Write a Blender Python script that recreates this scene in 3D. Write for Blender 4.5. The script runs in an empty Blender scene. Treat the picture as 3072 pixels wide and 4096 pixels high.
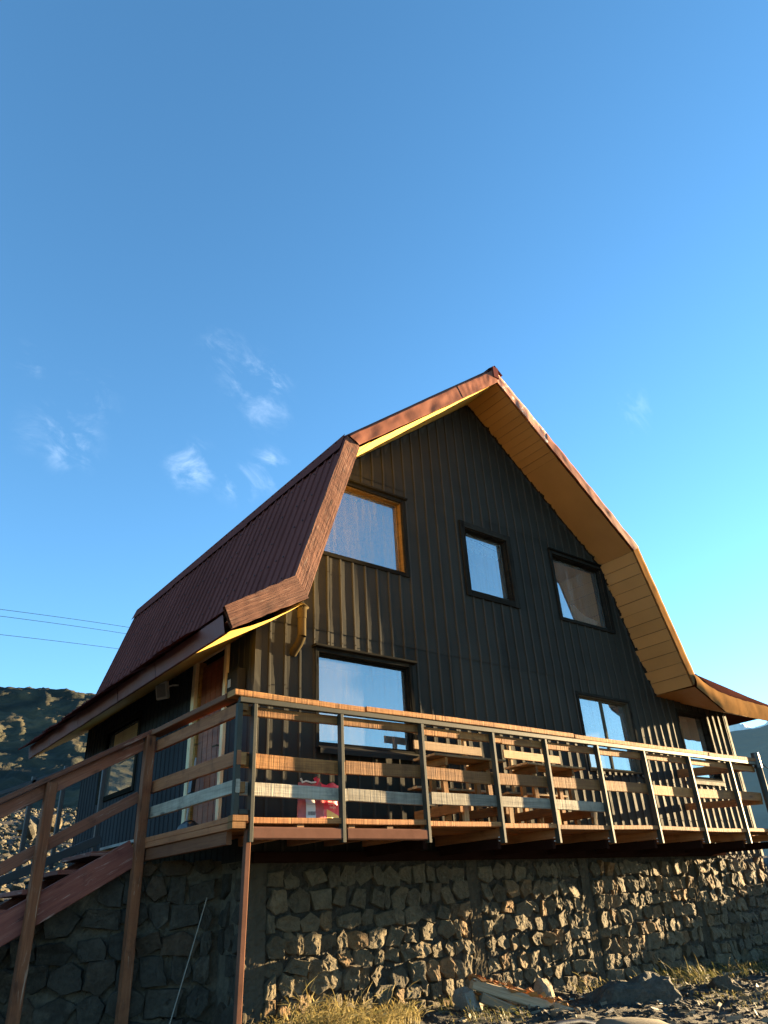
import bpy, bmesh, math, random
import numpy as np
from mathutils import Vector, Matrix, noise

R = math.radians
rng = random.Random(7)
scn = bpy.context.scene
COL = scn.collection

# ------------------------------------------------------------------ camera
CAM = Vector((-3.7005, -6.9951, 0.8053))
YAW, PITCH, ROLL, FPX = 0.6806, 0.5002, -0.0567, 2856.5
fw = Vector((math.sin(YAW) * math.cos(PITCH), math.cos(YAW) * math.cos(PITCH), math.sin(PITCH)))
rt = Vector((math.cos(YAW), -math.sin(YAW), 0))
up = rt.cross(fw)
r2 = math.cos(ROLL) * rt + math.sin(ROLL) * up
u2 = -math.sin(ROLL) * rt + math.cos(ROLL) * up
cam = bpy.data.cameras.new('camera')
cam.sensor_fit = 'HORIZONTAL'
cam.sensor_width = 36.0
cam.lens = FPX / 3072 * 36.0
cam.clip_start, cam.clip_end = 0.05, 20000
cam_o = bpy.data.objects.new('camera', cam)
COL.objects.link(cam_o)
cam_o.matrix_world = Matrix(((r2.x, u2.x, -fw.x, CAM.x), (r2.y, u2.y, -fw.y, CAM.y), (r2.z, u2.z, -fw.z, CAM.z), (0, 0, 0, 1)))
scn.camera = cam_o

# ------------------------------------------------------------------ sky, sun, exposure
SUN = Vector((7.6, -1.0, 0.76)).normalized()
SUN_EL = math.asin(SUN.z)
SUN_AZ = math.atan2(SUN.x, SUN.y)

def N(nt, typ, **kw):
    n = nt.nodes.new(typ)
    for k, v in kw.items():
        if k.startswith('i_'):
            key = k[2:]
            n.inputs[int(key) if key.isdigit() else key.replace('_', ' ')].default_value = v
        else:
            setattr(n, k, v)
    return n

world = bpy.data.worlds.new('World')
scn.world = world
world.use_nodes = True
wt = world.node_tree
wt.nodes.clear()
sky = N(wt, 'ShaderNodeTexSky', sky_type='NISHITA', sun_disc=False, sun_elevation=SUN_EL, sun_rotation=SUN_AZ,
        altitude=2200.0, air_density=1.0, dust_density=0.1, ozone_density=2.2)
bg = N(wt, 'ShaderNodeBackground')
bg.inputs['Strength'].default_value = 0.058
wout = N(wt, 'ShaderNodeOutputWorld')
wt.links.new(bg.outputs[0], wout.inputs[0])

def px_dir(u, v):
    d = fw + (u - 1536) / FPX * r2 - (v - 2048) / FPX * u2
    return d.normalized()

# thin wisps of cirrus, placed on the sky sphere
geo = N(wt, 'ShaderNodeTexCoord')
wn = N(wt, 'ShaderNodeTexNoise', i_Scale=13.0, i_Detail=10.0, i_Roughness=0.62, i_Distortion=.5)
mapn = N(wt, 'ShaderNodeMapping')
mapn.inputs['Rotation'].default_value = (0.5, 0.9, 0.4)
mapn.inputs['Scale'].default_value = (1.2, 3.0, 1.4)
wt.links.new(geo.outputs['Generated'], mapn.inputs[0])
wt.links.new(mapn.outputs[0], wn.inputs['Vector'])
acc = None
for (u, v, sx, amp) in [(880, 1400, .026, .5), (985, 1505, .03, .55), (1095, 1510, .022, .85), (1060, 1620, .03, .35), (370, 1590, .026, .45),
                        (290, 1780, .028, .65), (215, 1700, .03, .3), (770, 1865, .026, .85), (950, 1940, .022, .75),
                        (1075, 1880, .024, .65), (2540, 1640, .024, .32), (135, 1440, .018, .3), (125, 1740, .018, .3)]:
    d = px_dir(u, v)
    dist = N(wt, 'ShaderNodeVectorMath', operation='DISTANCE')
    dist.inputs[1].default_value = d
    nd = N(wt, 'ShaderNodeVectorMath', operation='NORMALIZE')
    wt.links.new(geo.outputs['Generated'], nd.inputs[0])
    wt.links.new(nd.outputs[0], dist.inputs[0])
    mr = N(wt, 'ShaderNodeMapRange', interpolation_type='SMOOTHERSTEP')
    mr.inputs['From Min'].default_value = 0.0
    mr.inputs['From Max'].default_value = sx * 1.9
    mr.inputs['To Min'].default_value = amp * .42
    mr.inputs['To Max'].default_value = 0.0
    wt.links.new(dist.outputs['Value'], mr.inputs['Value'])
    if acc is None:
        acc = mr.outputs[0]
    else:
        mx = N(wt, 'ShaderNodeMath', operation='MAXIMUM')
        wt.links.new(acc, mx.inputs[0]); wt.links.new(mr.outputs[0], mx.inputs[1])
        acc = mx.outputs[0]
nr = N(wt, 'ShaderNodeMapRange', interpolation_type='SMOOTHSTEP')
nr.inputs['From Min'].default_value = 0.46
nr.inputs['From Max'].default_value = 0.98
wt.links.new(wn.outputs[0], nr.inputs['Value'])
mul = N(wt, 'ShaderNodeMath', operation='MULTIPLY')
wt.links.new(nr.outputs[0], mul.inputs[0]); wt.links.new(acc, mul.inputs[1])
mixc = N(wt, 'ShaderNodeMix', data_type='RGBA')
hs = N(wt, 'ShaderNodeHueSaturation', i_Hue=.4955, i_Saturation=1.10, i_Value=1.0)
wt.links.new(sky.outputs[0], hs.inputs['Color'])
wt.links.new(mul.outputs[0], mixc.inputs[0])
wt.links.new(hs.outputs[0], mixc.inputs['A'])
mixc.inputs['B'].default_value = (5.6, 6.0, 6.4, 1)
wt.links.new(mixc.outputs['Result'], bg.inputs['Color'])

sl = bpy.data.lights.new('sun', 'SUN')
sl.energy = 5.0
sl.angle = R(0.53)
sl.color = (1.0, 0.72, 0.38)
sun_o = bpy.data.objects.new('sun', sl)
COL.objects.link(sun_o)
sun_o.rotation_euler = SUN.to_track_quat('Z', 'Y').to_euler()
sun_o.location = (30, -10, 20)

vs = scn.view_settings
vs.view_transform = 'Standard'
vs.look = 'None'
vs.gamma = 1.0
vs.exposure = 3.45

# ------------------------------------------------------------------ helpers
def link(o, parent=None):
    COL.objects.link(o)
    if parent is not None:
        o.parent = parent
        o.matrix_parent_inverse = parent.matrix_world.inverted()
    return o

def tag(o, label=None, cat=None, group=None, kind=None):
    if label: o['label'] = label
    if cat: o['category'] = cat
    if group: o['group'] = group
    if kind: o['kind'] = kind
    return o

def empty(name, loc, label=None, cat=None, group=None):
    o = bpy.data.objects.new(name, None)
    o.empty_display_size = 0.2
    COL.objects.link(o)
    o.matrix_world = Matrix.Translation(Vector(loc))
    return tag(o, label, cat, group)

class MB:
    """collects geometry for ONE mesh object (with uv: u along the piece, v across)"""
    def __init__(s):
        s.v, s.f, s.uv = [], [], []
    def quad(s, pts, uvs=None):
        b = len(s.v)
        s.v += [tuple(p) for p in pts]
        s.f.append(tuple(range(b, b + len(pts))))
        s.uv.append(uvs if uvs else [(p[0] + p[1] * .7, p[2]) for p in pts])
    def box(s, a, b):
        x0, y0, z0 = a; x1, y1, z1 = b
        c = [(x0, y0, z0), (x1, y0, z0), (x1, y1, z0), (x0, y1, z0), (x0, y0, z1), (x1, y0, z1), (x1, y1, z1), (x0, y1, z1)]
        for q in ((0, 3, 2, 1), (4, 5, 6, 7), (0, 1, 5, 4), (1, 2, 6, 5), (2, 3, 7, 6), (3, 0, 4, 7)):
            s.quad([c[i] for i in q])
        return s
    def board(s, p0, p1, w, h, upv=(0, 0, 1), seg=1, warp=0.0, cham=0.004, taper=0.0, rough=0.0):
        """a board from p0 to p1; w across (side), h along upv"""
        p0, p1, upv = Vector(p0), Vector(p1), Vector(upv)
        ax = (p1 - p0); L = ax.length; ax.normalize()
        side = ax.cross(upv).normalized(); uu = side.cross(ax).normalized()
        c = min(cham, w * .3, h * .3)
        prof = [(-w/2 + c, -h/2), (w/2 - c, -h/2), (w/2, -h/2 + c), (w/2, h/2 - c), (w/2 - c, h/2), (-w/2 + c, h/2), (-w/2, h/2 - c), (-w/2, -h/2 + c)]
        off = rng.uniform(0, 40)
        ph = rng.uniform(0, 6)
        base = len(s.v)
        n = len(prof)
        for k in range(seg + 1):
            t = k / seg
            c0 = p0.lerp(p1, t) + uu * (warp * math.sin(t * 3.1 + ph)) + side * (warp * .6 * math.sin(t * 4.7 + ph * 2))
            sc = 1 - taper * t
            for (a, b) in prof:
                j = rng.uniform(-rough, rough) if rough else 0
                s.v.append(tuple(c0 + side * (a * sc + j) + uu * (b * sc + j)))
        per = [0]
        for i in range(n):
            q = prof[(i + 1) % n]; p = prof[i]
            per.append(per[-1] + math.hypot(q[0] - p[0], q[1] - p[1]))
        for k in range(seg):
            for i in range(n):
                j = (i + 1) % n
                s.f.append((base + k * n + i, base + k * n + j, base + (k + 1) * n + j, base + (k + 1) * n + i))
                u0, u1 = off + L * k / seg, off + L * (k + 1) / seg
                s.uv.append([(u0, per[i]), (u0, per[i + 1]), (u1, per[i + 1]), (u1, per[i])])
        s.f.append(tuple(base + i for i in reversed(range(n))))
        s.uv.append([(off + prof[i][0] * .3, prof[i][1] + 3) for i in reversed(range(n))])
        s.f.append(tuple(base + seg * n + i for i in range(n)))
        s.uv.append([(off + prof[i][0] * .3, prof[i][1] + 5) for i in range(n)])
        return s
    def tube(s, pts, r, n=8, cap=True, r1=None):
        pts = [Vector(p) for p in pts]
        base = len(s.v); m = len(pts); acc = 0
        prev = None
        for k, p in enumerate(pts):
            d = (pts[min(k + 1, m - 1)] - pts[max(k - 1, 0)]).normalized()
            a = d.orthogonal().normalized() if prev is None else (prev - d * prev.dot(d)).normalized()
            prev = a
            b = d.cross(a)
            rr = r if r1 is None else r + (r1 - r) * k / (m - 1)
            for i in range(n):
                t = 2 * math.pi * i / n
                s.v.append(tuple(p + a * (rr * math.cos(t)) + b * (rr * math.sin(t))))
        for k in range(m - 1):
            for i in range(n):
                j = (i + 1) % n
                s.f.append((base + k * n + i, base + k * n + j, base + (k + 1) * n + j, base + (k + 1) * n + i))
                s.uv.append([(k * .1, i / n), (k * .1, (i + 1) / n), (k * .1 + .1, (i + 1) / n), (k * .1 + .1, i / n)])
        if cap:
            s.f.append(tuple(base + i for i in reversed(range(n)))); s.uv.append([(0, 0)] * n)
            s.f.append(tuple(base + (m - 1) * n + i for i in range(n))); s.uv.append([(0, 0)] * n)
        return s
    def build(s, name, mat, parent=None, smooth=False):
        me = bpy.data.meshes.new(name)
        me.from_pydata(s.v, [], s.f)
        ul = me.uv_layers.new(name='UVMap')
        flat = [c for f in s.uv for p in f for c in p]
        ul.data.foreach_set('uv', flat)
        if isinstance(mat, (list, tuple)):
            for m in mat: me.materials.append(m)
        else:
            me.materials.append(mat)
        if smooth:
            me.polygons.foreach_set('use_smooth', [True] * len(me.polygons))
        me.update()
        o = bpy.data.objects.new(name, me)
        return link(o, parent)

def grid_mesh(name, P, mat, parent=None, smooth=True, keep=None, uvs=None):
    """P: array (nu, nv, 3) -> quads; keep(i,j) bool mask"""
    nu, nv = P.shape[:2]
    V = P.reshape(-1, 3)
    F = []
    for i in range(nu - 1):
        for j in range(nv - 1):
            if keep is not None and not keep[i, j]:
                continue
            F.append((i * nv + j, (i + 1) * nv + j, (i + 1) * nv + j + 1, i * nv + j + 1))
    if not F:
        return None
    used = np.unique(np.array(F).ravel())
    remap = -np.ones(len(V), int); remap[used] = np.arange(len(used))
    me = bpy.data.meshes.new(name)
    me.from_pydata(V[used].tolist(), [], [tuple(int(remap[k]) for k in f) for f in F])
    if mat: me.materials.append(mat)
    if smooth:
        me.polygons.foreach_set('use_smooth', [True] * len(me.polygons))
    me.update()
    return link(bpy.data.objects.new(name, me), parent)

def fbm(x, y, z=0.0, o=4, h=.9):
    return noise.fractal(Vector((x, y, z)), h, 2.1, o)

# ------------------------------------------------------------------ materials
def new_mat(name):
    m = bpy.data.materials.new(name)
    m.use_nodes = True
    nt = m.node_tree
    nt.nodes.clear()
    out = N(nt, 'ShaderNodeOutputMaterial')
    b = N(nt, 'ShaderNodeBsdfPrincipled')
    nt.links.new(b.outputs[0], out.inputs[0])
    return m, nt, b

def ramp(nt, fac, stops):
    r = N(nt, 'ShaderNodeValToRGB')
    while len(r.color_ramp.elements) < len(stops):
        r.color_ramp.elements.new(0.5)
    for e, (p, c) in zip(r.color_ramp.elements, stops):
        e.position = p
        e.color = (*c, 1)
    nt.links.new(fac, r.inputs[0])
    return r.outputs[0]

def mixrgb(nt, fac, a, b, blend='MIX'):
    m = N(nt, 'ShaderNodeMix', data_type='RGBA', blend_type=blend)
    for sock, val in ((0, fac), ('A', a), ('B', b)):
        if isinstance(val, (int, float)): m.inputs[sock].default_value = val
        elif isinstance(val, tuple): m.inputs[sock].default_value = (*val, 1) if len(val) == 3 else val
        else: nt.links.new(val, m.inputs[sock])
    return m.outputs['Result']

def mathn(nt, op, a, b=None, c=None):
    m = N(nt, 'ShaderNodeMath', operation=op)
    for i, val in enumerate((a, b, c)):
        if val is None: continue
        if isinstance(val, (int, float)): m.inputs[i].default_value = val
        else: nt.links.new(val, m.inputs[i])
    return m.outputs[0]

def coords(nt, kind='Object', scale=(1, 1, 1), rot=(0, 0, 0)):
    t = N(nt, 'ShaderNodeTexCoord')
    mp = N(nt, 'ShaderNodeMapping')
    mp.inputs['Scale'].default_value = scale
    mp.inputs['Rotation'].default_value = rot
    nt.links.new(t.outputs[kind], mp.inputs[0])
    return mp.outputs[0]

def noise_n(nt, vec, scale, detail=4, rough=.6, dist=0.0):
    n = N(nt, 'ShaderNodeTexNoise', i_Scale=scale, i_Detail=detail, i_Roughness=rough, i_Distortion=dist)
    nt.links.new(vec, n.inputs['Vector'])
    return n.outputs[0]

def bump(nt, b, h, strength=.5, dist=.01, prev=None):
    bn = N(nt, 'ShaderNodeBump', i_Strength=strength, i_Distance=dist)
    nt.links.new(h, bn.inputs['Height'])
    if prev is not None: nt.links.new(prev, bn.inputs['Normal'])
    nt.links.new(bn.outputs[0], b.inputs['Normal'])
    return bn.outputs[0]

def wood(name, dark, mid, light, saw=0.0, grain=1.0, worn=0.0, worncol=(.5, .47, .4), rough=.8, spec=.3):
    m, nt, b = new_mat(name)
    uv = coords(nt, 'UV', (1.6, 34, 1))
    g = noise_n(nt, uv, 1.0, 6, .62, 1.4)
    uv2 = coords(nt, 'UV', (.9, 5, 1))
    g2 = noise_n(nt, uv2, 1.3, 3, .5, .5)
    f = mathn(nt, 'ADD', mathn(nt, 'MULTIPLY', g, .65), mathn(nt, 'MULTIPLY', g2, .35))
    col = ramp(nt, f, [(.3, dark), (.5, mid), (.72, light)])
    oi = N(nt, 'ShaderNodeObjectInfo')
    v = mathn(nt, 'ADD', mathn(nt, 'MULTIPLY', oi.outputs['Random'], .75), .58)
    col = mixrgb(nt, 1.0, col, v, 'MULTIPLY')
    # knots
    vo = N(nt, 'ShaderNodeTexVoronoi', feature='F1', i_Scale=1.0)
    nt.links.new(coords(nt, 'UV', (2.1, 7.5, 1)), vo.inputs['Vector'])
    kn = N(nt, 'ShaderNodeMapRange', interpolation_type='SMOOTHSTEP')
    kn.inputs['From Min'].default_value = .05; kn.inputs['From Max'].default_value = .17
    kn.inputs['To Min'].default_value = .85; kn.inputs['To Max'].default_value = 0
    nt.links.new(vo.outputs['Distance'], kn.inputs['Value'])
    col = mixrgb(nt, kn.outputs[0], col, tuple(c * .45 for c in dark))
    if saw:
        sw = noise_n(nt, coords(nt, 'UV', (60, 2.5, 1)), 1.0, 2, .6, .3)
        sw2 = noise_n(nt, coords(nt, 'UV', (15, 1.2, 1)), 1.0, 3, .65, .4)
        saw_shade = mathn(nt, 'ADD', mathn(nt, 'MULTIPLY', mathn(nt, 'ADD', mathn(nt, 'MULTIPLY', sw, .6), mathn(nt, 'MULTIPLY', sw2, .4)), 1.0 * min(saw, 1)), 1 - .5 * min(saw, 1))
        col = mixrgb(nt, 1.0, col, saw_shade, 'MULTIPLY')  # shadows of the saw marks darkened into the colour
    # dirt and weathering
    ob = coords(nt, 'Object')
    dn = noise_n(nt, ob, 5.0, 5, .65)
    dirt = N(nt, 'ShaderNodeMapRange', interpolation_type='SMOOTHSTEP')
    dirt.inputs['From Min'].default_value = .52; dirt.inputs['From Max'].default_value = .72
    dirt.inputs['To Max'].default_value = .5
    nt.links.new(dn, dirt.inputs['Value'])
    col = mixrgb(nt, dirt.outputs[0], col, tuple(c * .55 for c in dark))
    if worn:
        wn_ = noise_n(nt, coords(nt, 'UV', (2.2, 26, 1)), 1.3, 6, .7, .6)
        wr = N(nt, 'ShaderNodeMapRange', interpolation_type='SMOOTHSTEP')
        wr.inputs['From Min'].default_value = .62 - .2 * worn; wr.inputs['From Max'].default_value = .74 - .1 * worn
        nt.links.new(wn_, wr.inputs['Value'])
        col = mixrgb(nt, wr.outputs[0], col, worncol)
    nt.links.new(col, b.inputs['Base Color'])
    b.inputs['Roughness'].default_value = rough
    b.inputs['Specular IOR Level'].default_value = spec
    h = mathn(nt, 'MULTIPLY', f, grain)
    if saw:
        w, w2 = sw, sw2
        h = mathn(nt, 'ADD', h, mathn(nt, 'MULTIPLY', mathn(nt, 'ADD', w, w2), saw))
    bump(nt, b, h, .55, .006)
    return m

M = {}
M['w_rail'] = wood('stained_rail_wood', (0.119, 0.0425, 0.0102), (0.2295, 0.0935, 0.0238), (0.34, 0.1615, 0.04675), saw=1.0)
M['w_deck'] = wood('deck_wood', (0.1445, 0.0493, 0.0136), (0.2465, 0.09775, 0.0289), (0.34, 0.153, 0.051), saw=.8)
M['w_edge'] = wood('shade_toned_wood', (.13, .042, .014), (.20, .072, .026), (.27, .11, .045), saw=.2)  # darker, redder copy of the rail wood, shade put into the colour
M['w_joist'] = wood('joist_wood', (.16, .07, .03), (.25, .12, .05), (.33, .17, .08), saw=.3)
M['w_grey'] = wood('weathered_grey_wood', (0.1275, 0.1105, 0.085), (0.238, 0.2082, 0.1573), (0.34, 0.306, 0.238), saw=.8)
M['w_table'] = wood('pale_table_wood', (0.221, 0.1275, 0.05525), (0.34, 0.221, 0.1105), (0.425, 0.2975, 0.1615), saw=.4)
M['w_tleg'] = wood('table_frame_wood', (0.1445, 0.0595, 0.0153), (0.238, 0.1062, 0.02975), (0.323, 0.1615, 0.051), saw=.3)
M['w_stair'] = wood('stained_stair_wood', (.085, .032, .018), (.15, .060, .035), (.22, .095, .055), saw=.15, worn=.25, worncol=(.30, .22, .18))
M['w_string'] = wood('red_stringer_wood', (.10, .030, .022), (.16, .052, .038), (.22, .085, .06), saw=.1, worn=.3, worncol=(.34, .24, .20))
M['w_post'] = wood('stained_post_wood', (.10, .034, .014), (.16, .058, .024), (.22, .09, .04), saw=.1, worn=.25, worncol=(.30, .22, .16))
M['w_fascia'] = wood('rough_fascia_wood', (0.0765, 0.02295, 0.01147), (0.1275, 0.04144, 0.0204), (0.1785, 0.06694, 0.03506), grain=3.2, worn=.2, worncol=(.26, .17, .12))
M['w_door'] = wood('door_wood', (.10, .03, .012), (.17, .05, .02), (.22, .075, .03), grain=.5, rough=.5)
M['w_frame'] = wood('cream_door_frame', (.40, .33, .19), (.56, .47, .29), (.62, .54, .36), grain=.3)
M['w_jamb'] = wood('ochre_window_frame', (.13, .07, .016), (.22, .125, .032), (.29, .175, .05), grain=.5)
M['w_black'] = wood('black_painted_wood', (.010, .010, .009), (.018, .0175, .015), (.03, .029, .024), grain=.8, rough=.7, spec=.0)
M['w_debris'] = wood('old_beam_wood', (.12, .08, .05), (.22, .16, .10), (.33, .25, .17), grain=1.2, worn=.2, worncol=(.45, .2, .06))
M['w_rot'] = wood('rotten_orange_wood', (.22, .07, .012), (.42, .15, .03), (.58, .25, .06), grain=3.0)

def paint(name, col, rough=.45, var=.25, bmp=.15, scale=3.0, streak=0.0, streakcol=(.2, .18, .15), metallic=0.0, spec=.5, minor=0.0, edge=None, rubbed_lit=None):
    m, nt, b = new_mat(name)
    ob = coords(nt, 'Object')
    n1 = noise_n(nt, ob, scale, 6, .62)
    oi = N(nt, 'ShaderNodeObjectInfo')
    f = mathn(nt, 'ADD', mathn(nt, 'MULTIPLY', n1, 1.0), mathn(nt, 'MULTIPLY', oi.outputs['Random'], .3))
    c = ramp(nt, f, [(.35, tuple(x * (1 - var) for x in col)), (.62, col), (.95, tuple(min(1, x * (1 + var)) for x in col))])
    if streak:
        n2 = noise_n(nt, coords(nt, 'Object', (14, 14, .7)), 1.0, 6, .7)
        mr = N(nt, 'ShaderNodeMapRange', interpolation_type='SMOOTHSTEP')
        mr.inputs['From Min'].default_value = .56; mr.inputs['From Max'].default_value = .78
        mr.inputs['To Max'].default_value = streak
        nt.links.new(n2, mr.inputs['Value'])
        c = mixrgb(nt, mr.outputs[0], c, streakcol)
    if edge:
        ecol, thr = edge
        n3 = noise_n(nt, ob, 9.0, 6, .7)
        mr = N(nt, 'ShaderNodeMapRange', interpolation_type='SMOOTHSTEP')
        mr.inputs['From Min'].default_value = thr; mr.inputs['From Max'].default_value = thr + .05
        nt.links.new(n3, mr.inputs['Value'])
        c = mixrgb(nt, mr.outputs[0], c, ecol)
    if rubbed_lit:
        gm = N(nt, 'ShaderNodeNewGeometry')
        mr = N(nt, 'ShaderNodeMapRange', interpolation_type='SMOOTHSTEP')
        mr.inputs['From Min'].default_value = .505; mr.inputs['From Max'].default_value = .56
        nt.links.new(gm.outputs['Pointiness'], mr.inputs['Value'])
        c = mixrgb(nt, mathn(nt, 'MULTIPLY', mr.outputs[0], mathn(nt, 'MULTIPLY', n1, 1.3)), c, rubbed_lit)  # edges lightened: rubbed paint plus caught skylight put into the colour
    nt.links.new(c, b.inputs['Base Color'])
    rr = mathn(nt, 'ADD', mathn(nt, 'MULTIPLY', noise_n(nt, ob, scale * 4, 4, .6), .3), rough - .15)
    nt.links.new(rr, b.inputs['Roughness'])
    b.inputs['Metallic'].default_value = metallic
    b.inputs['Specular IOR Level'].default_value = spec
    h = noise_n(nt, ob, scale * 8, 4, .6)
    if minor:
        wv = N(nt, 'ShaderNodeTexWave', wave_type='BANDS', bands_direction='X', i_Scale=.314 / .016)
        nt.links.new(ob, wv.inputs['Vector'])
        h = mathn(nt, 'ADD', h, mathn(nt, 'MULTIPLY', wv.outputs['Fac'], minor))
    bump(nt, b, h, bmp, .004)
    return m

M['clad'] = paint('dark_cladding_paint', (.0235, .0225, .018), .7, .3, .12, 1.6, .55, (.046, .043, .033), minor=1.2, spec=.07, rubbed_lit=(.046, .044, .036))
M['clad_side'] = paint('dark_side_cladding', (.022, .026, .030), .65, .2, .1, 1.6, .3, (.03, .034, .037), spec=.05)
M['roof'] = paint('oxide_red_roof_paint', (.125, .045, .040), .6, .2, .08, 1.2, .35, (.085, .024, .022), spec=.0)
M['roof_lean'] = paint('roof_paint_sun_dulled', (.050, .019, .015), .7, .25, .1, 2.0, .4, (.03, .013, .011), spec=.0)  # roof red darkened in the colour because the lean-to stands in sun
M['roof_u'] = paint('roof_underside', (.05, .02, .018), .7, .2, .1)
M['fascia_m'] = paint('red_brown_sheet_fascia', (0.1672, 0.05104, 0.02288), .6, .2, .3, 2.5, .25, (0.2992, 0.1408, 0.088), edge=((.36, .32, .26), .66), spec=.2)
M['fascia_e'] = paint('red_eave_board', (.115, .032, .024), .65, .25, .4, 2.0, .3, (.2, .08, .06), edge=((.36, .27, .2), .70))
M['fascia_t'] = paint('tan_sheet_fascia', (.19, .10, .038), .7, .25, .25, 2.5, .4, (.13, .055, .025), spec=.0)
M['fascia_w'] = paint('peeling_white_brown_fascia', (.26, .10, .055), .6, .3, .5, 4.0, .5, (.5, .46, .40), edge=((.5, .47, .42), .55))
M['soffit'] = paint('ochre_soffit_shade', (.33, .188, .062), .5, .12, .12, 2.0, .35, (.24, .135, .05))  # soffit paint dimmed in its colour for the shaded right side
M['soffit_lit'] = paint('yellow_soffit_lit', (.52, .34, .075), .5, .1, .12, 2.0, .2, (.58, .36, .08))  # same soffit paint with the sunlight brightened into its colour
M['steel'] = paint('grey_green_railing_paint', (.038, .037, .028), .55, .2, .1, 6, .2, (.06, .056, .042), spec=.14)
M['steel_dark'] = paint('black_railing_paint', (.018, .022, .026), .45, .2, .1, 6)
M['steel_red'] = paint('red_oxide_steel', (.115, .058, .040), .65, .25, .15, 5, .4, (.05, .062, .05), spec=.0)
M['beam_dark'] = paint('dark_beam_paint', (.018, .009, .007), .7, .25, .2, 4, spec=.0)
M['grey_paint'] = paint('grey_metal', (.22, .23, .22), .5, .15, .1, 6)
M['flue'] = paint('beige_flue_sheet', (0.045, 0.0348, 0.0192), .55, .2, .12, 5, .3, (0.027, 0.0228, 0.015), spec=.0)
M['white_pl'] = paint('white_plastic', (.5, .5, .47), .4, .1, .05, 6)
M['alu'] = paint('window_aluminium', (.075, .070, .052), .55, .15, .05, 8, spec=.0)
M['black_pl'] = paint('black_plastic', (.015, .015, .016), .35, .2, .2, 8)
M['interior'] = paint('dark_interior', (.03, .026, .022), .9, .2, .1)
M['concrete'] = paint('rough_concrete', (.05, .043, .032), .9, .35, 1.0, 6, .4, (.032, .028, .022), spec=.0)
M['cable'] = paint('pale_cable', (.16, .15, .125), .6, .1, .05)
M['wire'] = paint('dark_wire', (.004, .004, .005), .9, .1, .05, spec=0.0)

def glass():
    m = bpy.data.materials.new('window_glass'); m.use_nodes = True
    nt = m.node_tree; nt.nodes.clear()
    out = N(nt, 'ShaderNodeOutputMaterial')
    gl = N(nt, 'ShaderNodeBsdfGlossy', i_Roughness=.015)
    gl.inputs['Color'].default_value = (.86, .86, .84, 1)
    tr = N(nt, 'ShaderNodeBsdfTransparent')
    tr.inputs['Color'].default_value = (.62, .66, .66, 1)
    fr = N(nt, 'ShaderNodeFresnel', i_IOR=1.6)
    f = mathn(nt, 'ADD', mathn(nt, 'MULTIPLY', fr.outputs[0], 1.5), .30)
    mx = N(nt, 'ShaderNodeMixShader')
    nt.links.new(f, mx.inputs[0]); nt.links.new(tr.outputs[0], mx.inputs[1]); nt.links.new(gl.outputs[0], mx.inputs[2])
    bn = N(nt, 'ShaderNodeBump', i_Strength=.06, i_Distance=.01)
    nt.links.new(noise_n(nt, coords(nt, 'Object'), 2.2, 2, .5), bn.inputs['Height'])
    nt.links.new(bn.outputs[0], gl.inputs['Normal'])
    # dusty streaks on the outside of the pane
    df = N(nt, 'ShaderNodeBsdfDiffuse'); df.inputs['Color'].default_value = (.44, .42, .38, 1)
    n2 = noise_n(nt, coords(nt, 'Object', (22, 22, 1.0)), 1.0, 5, .65)
    mr = N(nt, 'ShaderNodeMapRange', interpolation_type='SMOOTHSTEP')
    mr.inputs['From Min'].default_value = .45; mr.inputs['From Max'].default_value = .8
    mr.inputs['To Min'].default_value = .12; mr.inputs['To Max'].default_value = .36
    nt.links.new(n2, mr.inputs['Value'])
    mx2 = N(nt, 'ShaderNodeMixShader')
    nt.links.new(mr.outputs[0], mx2.inputs[0]); nt.links.new(mx.outputs[0], mx2.inputs[1]); nt.links.new(df.outputs[0], mx2.inputs[2])
    nt.links.new(mx2.outputs[0], out.inputs[0])
    return m
M['glass'] = glass()

def curtain_mat():
    m, nt, b = new_mat('lace_curtain')
    n1 = noise_n(nt, coords(nt, 'Object', (30, 30, 30)), 1.0, 3, .6)
    c = ramp(nt, n1, [(.35, (.5, .5, .5)), (.6, (.72, .72, .7))])
    nt.links.new(c, b.inputs['Base Color'])
    b.inputs['Roughness'].default_value = .9
    b.inputs['Alpha'].default_value = .75
    return m
M['curtain'] = curtain_mat()

def stone_mat(name, a, bcol, ccol, vcol=False):
    m, nt, b = new_mat(name)
    oi = N(nt, 'ShaderNodeObjectInfo')
    rnd = oi.outputs['Random']
    if vcol:
        at = N(nt, 'ShaderNodeAttribute', attribute_name='rnd')
        rnd = at.outputs['Fac']
    ob = coords(nt, 'Object')
    base = ramp(nt, rnd, [(0, a), (.45, bcol), (.82, tuple((x + y) / 2 for x, y in zip(a, bcol))), (.9, ccol), (1, bcol)])
    n1 = noise_n(nt, ob, 14, 6, .7)
    c = mixrgb(nt, 1.0, base, ramp(nt, n1, [(.3, (.55, .55, .55)), (.55, (1, 1, 1)), (.75, (1.35, 1.3, 1.2))]), 'MULTIPLY')
    n2 = noise_n(nt, ob, 3.0, 5, .7)
    mr = N(nt, 'ShaderNodeMapRange', interpolation_type='SMOOTHSTEP')
    mr.inputs['From Min'].default_value = .55; mr.inputs['From Max'].default_value = .7; mr.inputs['To Max'].default_value = .45
    nt.links.new(n2, mr.inputs['Value'])
    c = mixrgb(nt, mr.outputs[0], c, mixrgb(nt, .5, c, (.22, .19, .14)))
    nt.links.new(c, b.inputs['Base Color'])
    b.inputs['Roughness'].default_value = .9
    b.inputs['Specular IOR Level'].default_value = .25
    h1 = noise_n(nt, ob, 22, 8, .72, .3)
    h2 = noise_n(nt, coords(nt, 'Object', (70, 70, 18)), 1.0, 3, .6)
    bump(nt, b, mathn(nt, 'ADD', h1, mathn(nt, 'MULTIPLY', h2, .35)), 1.0, .03)
    return m
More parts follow.
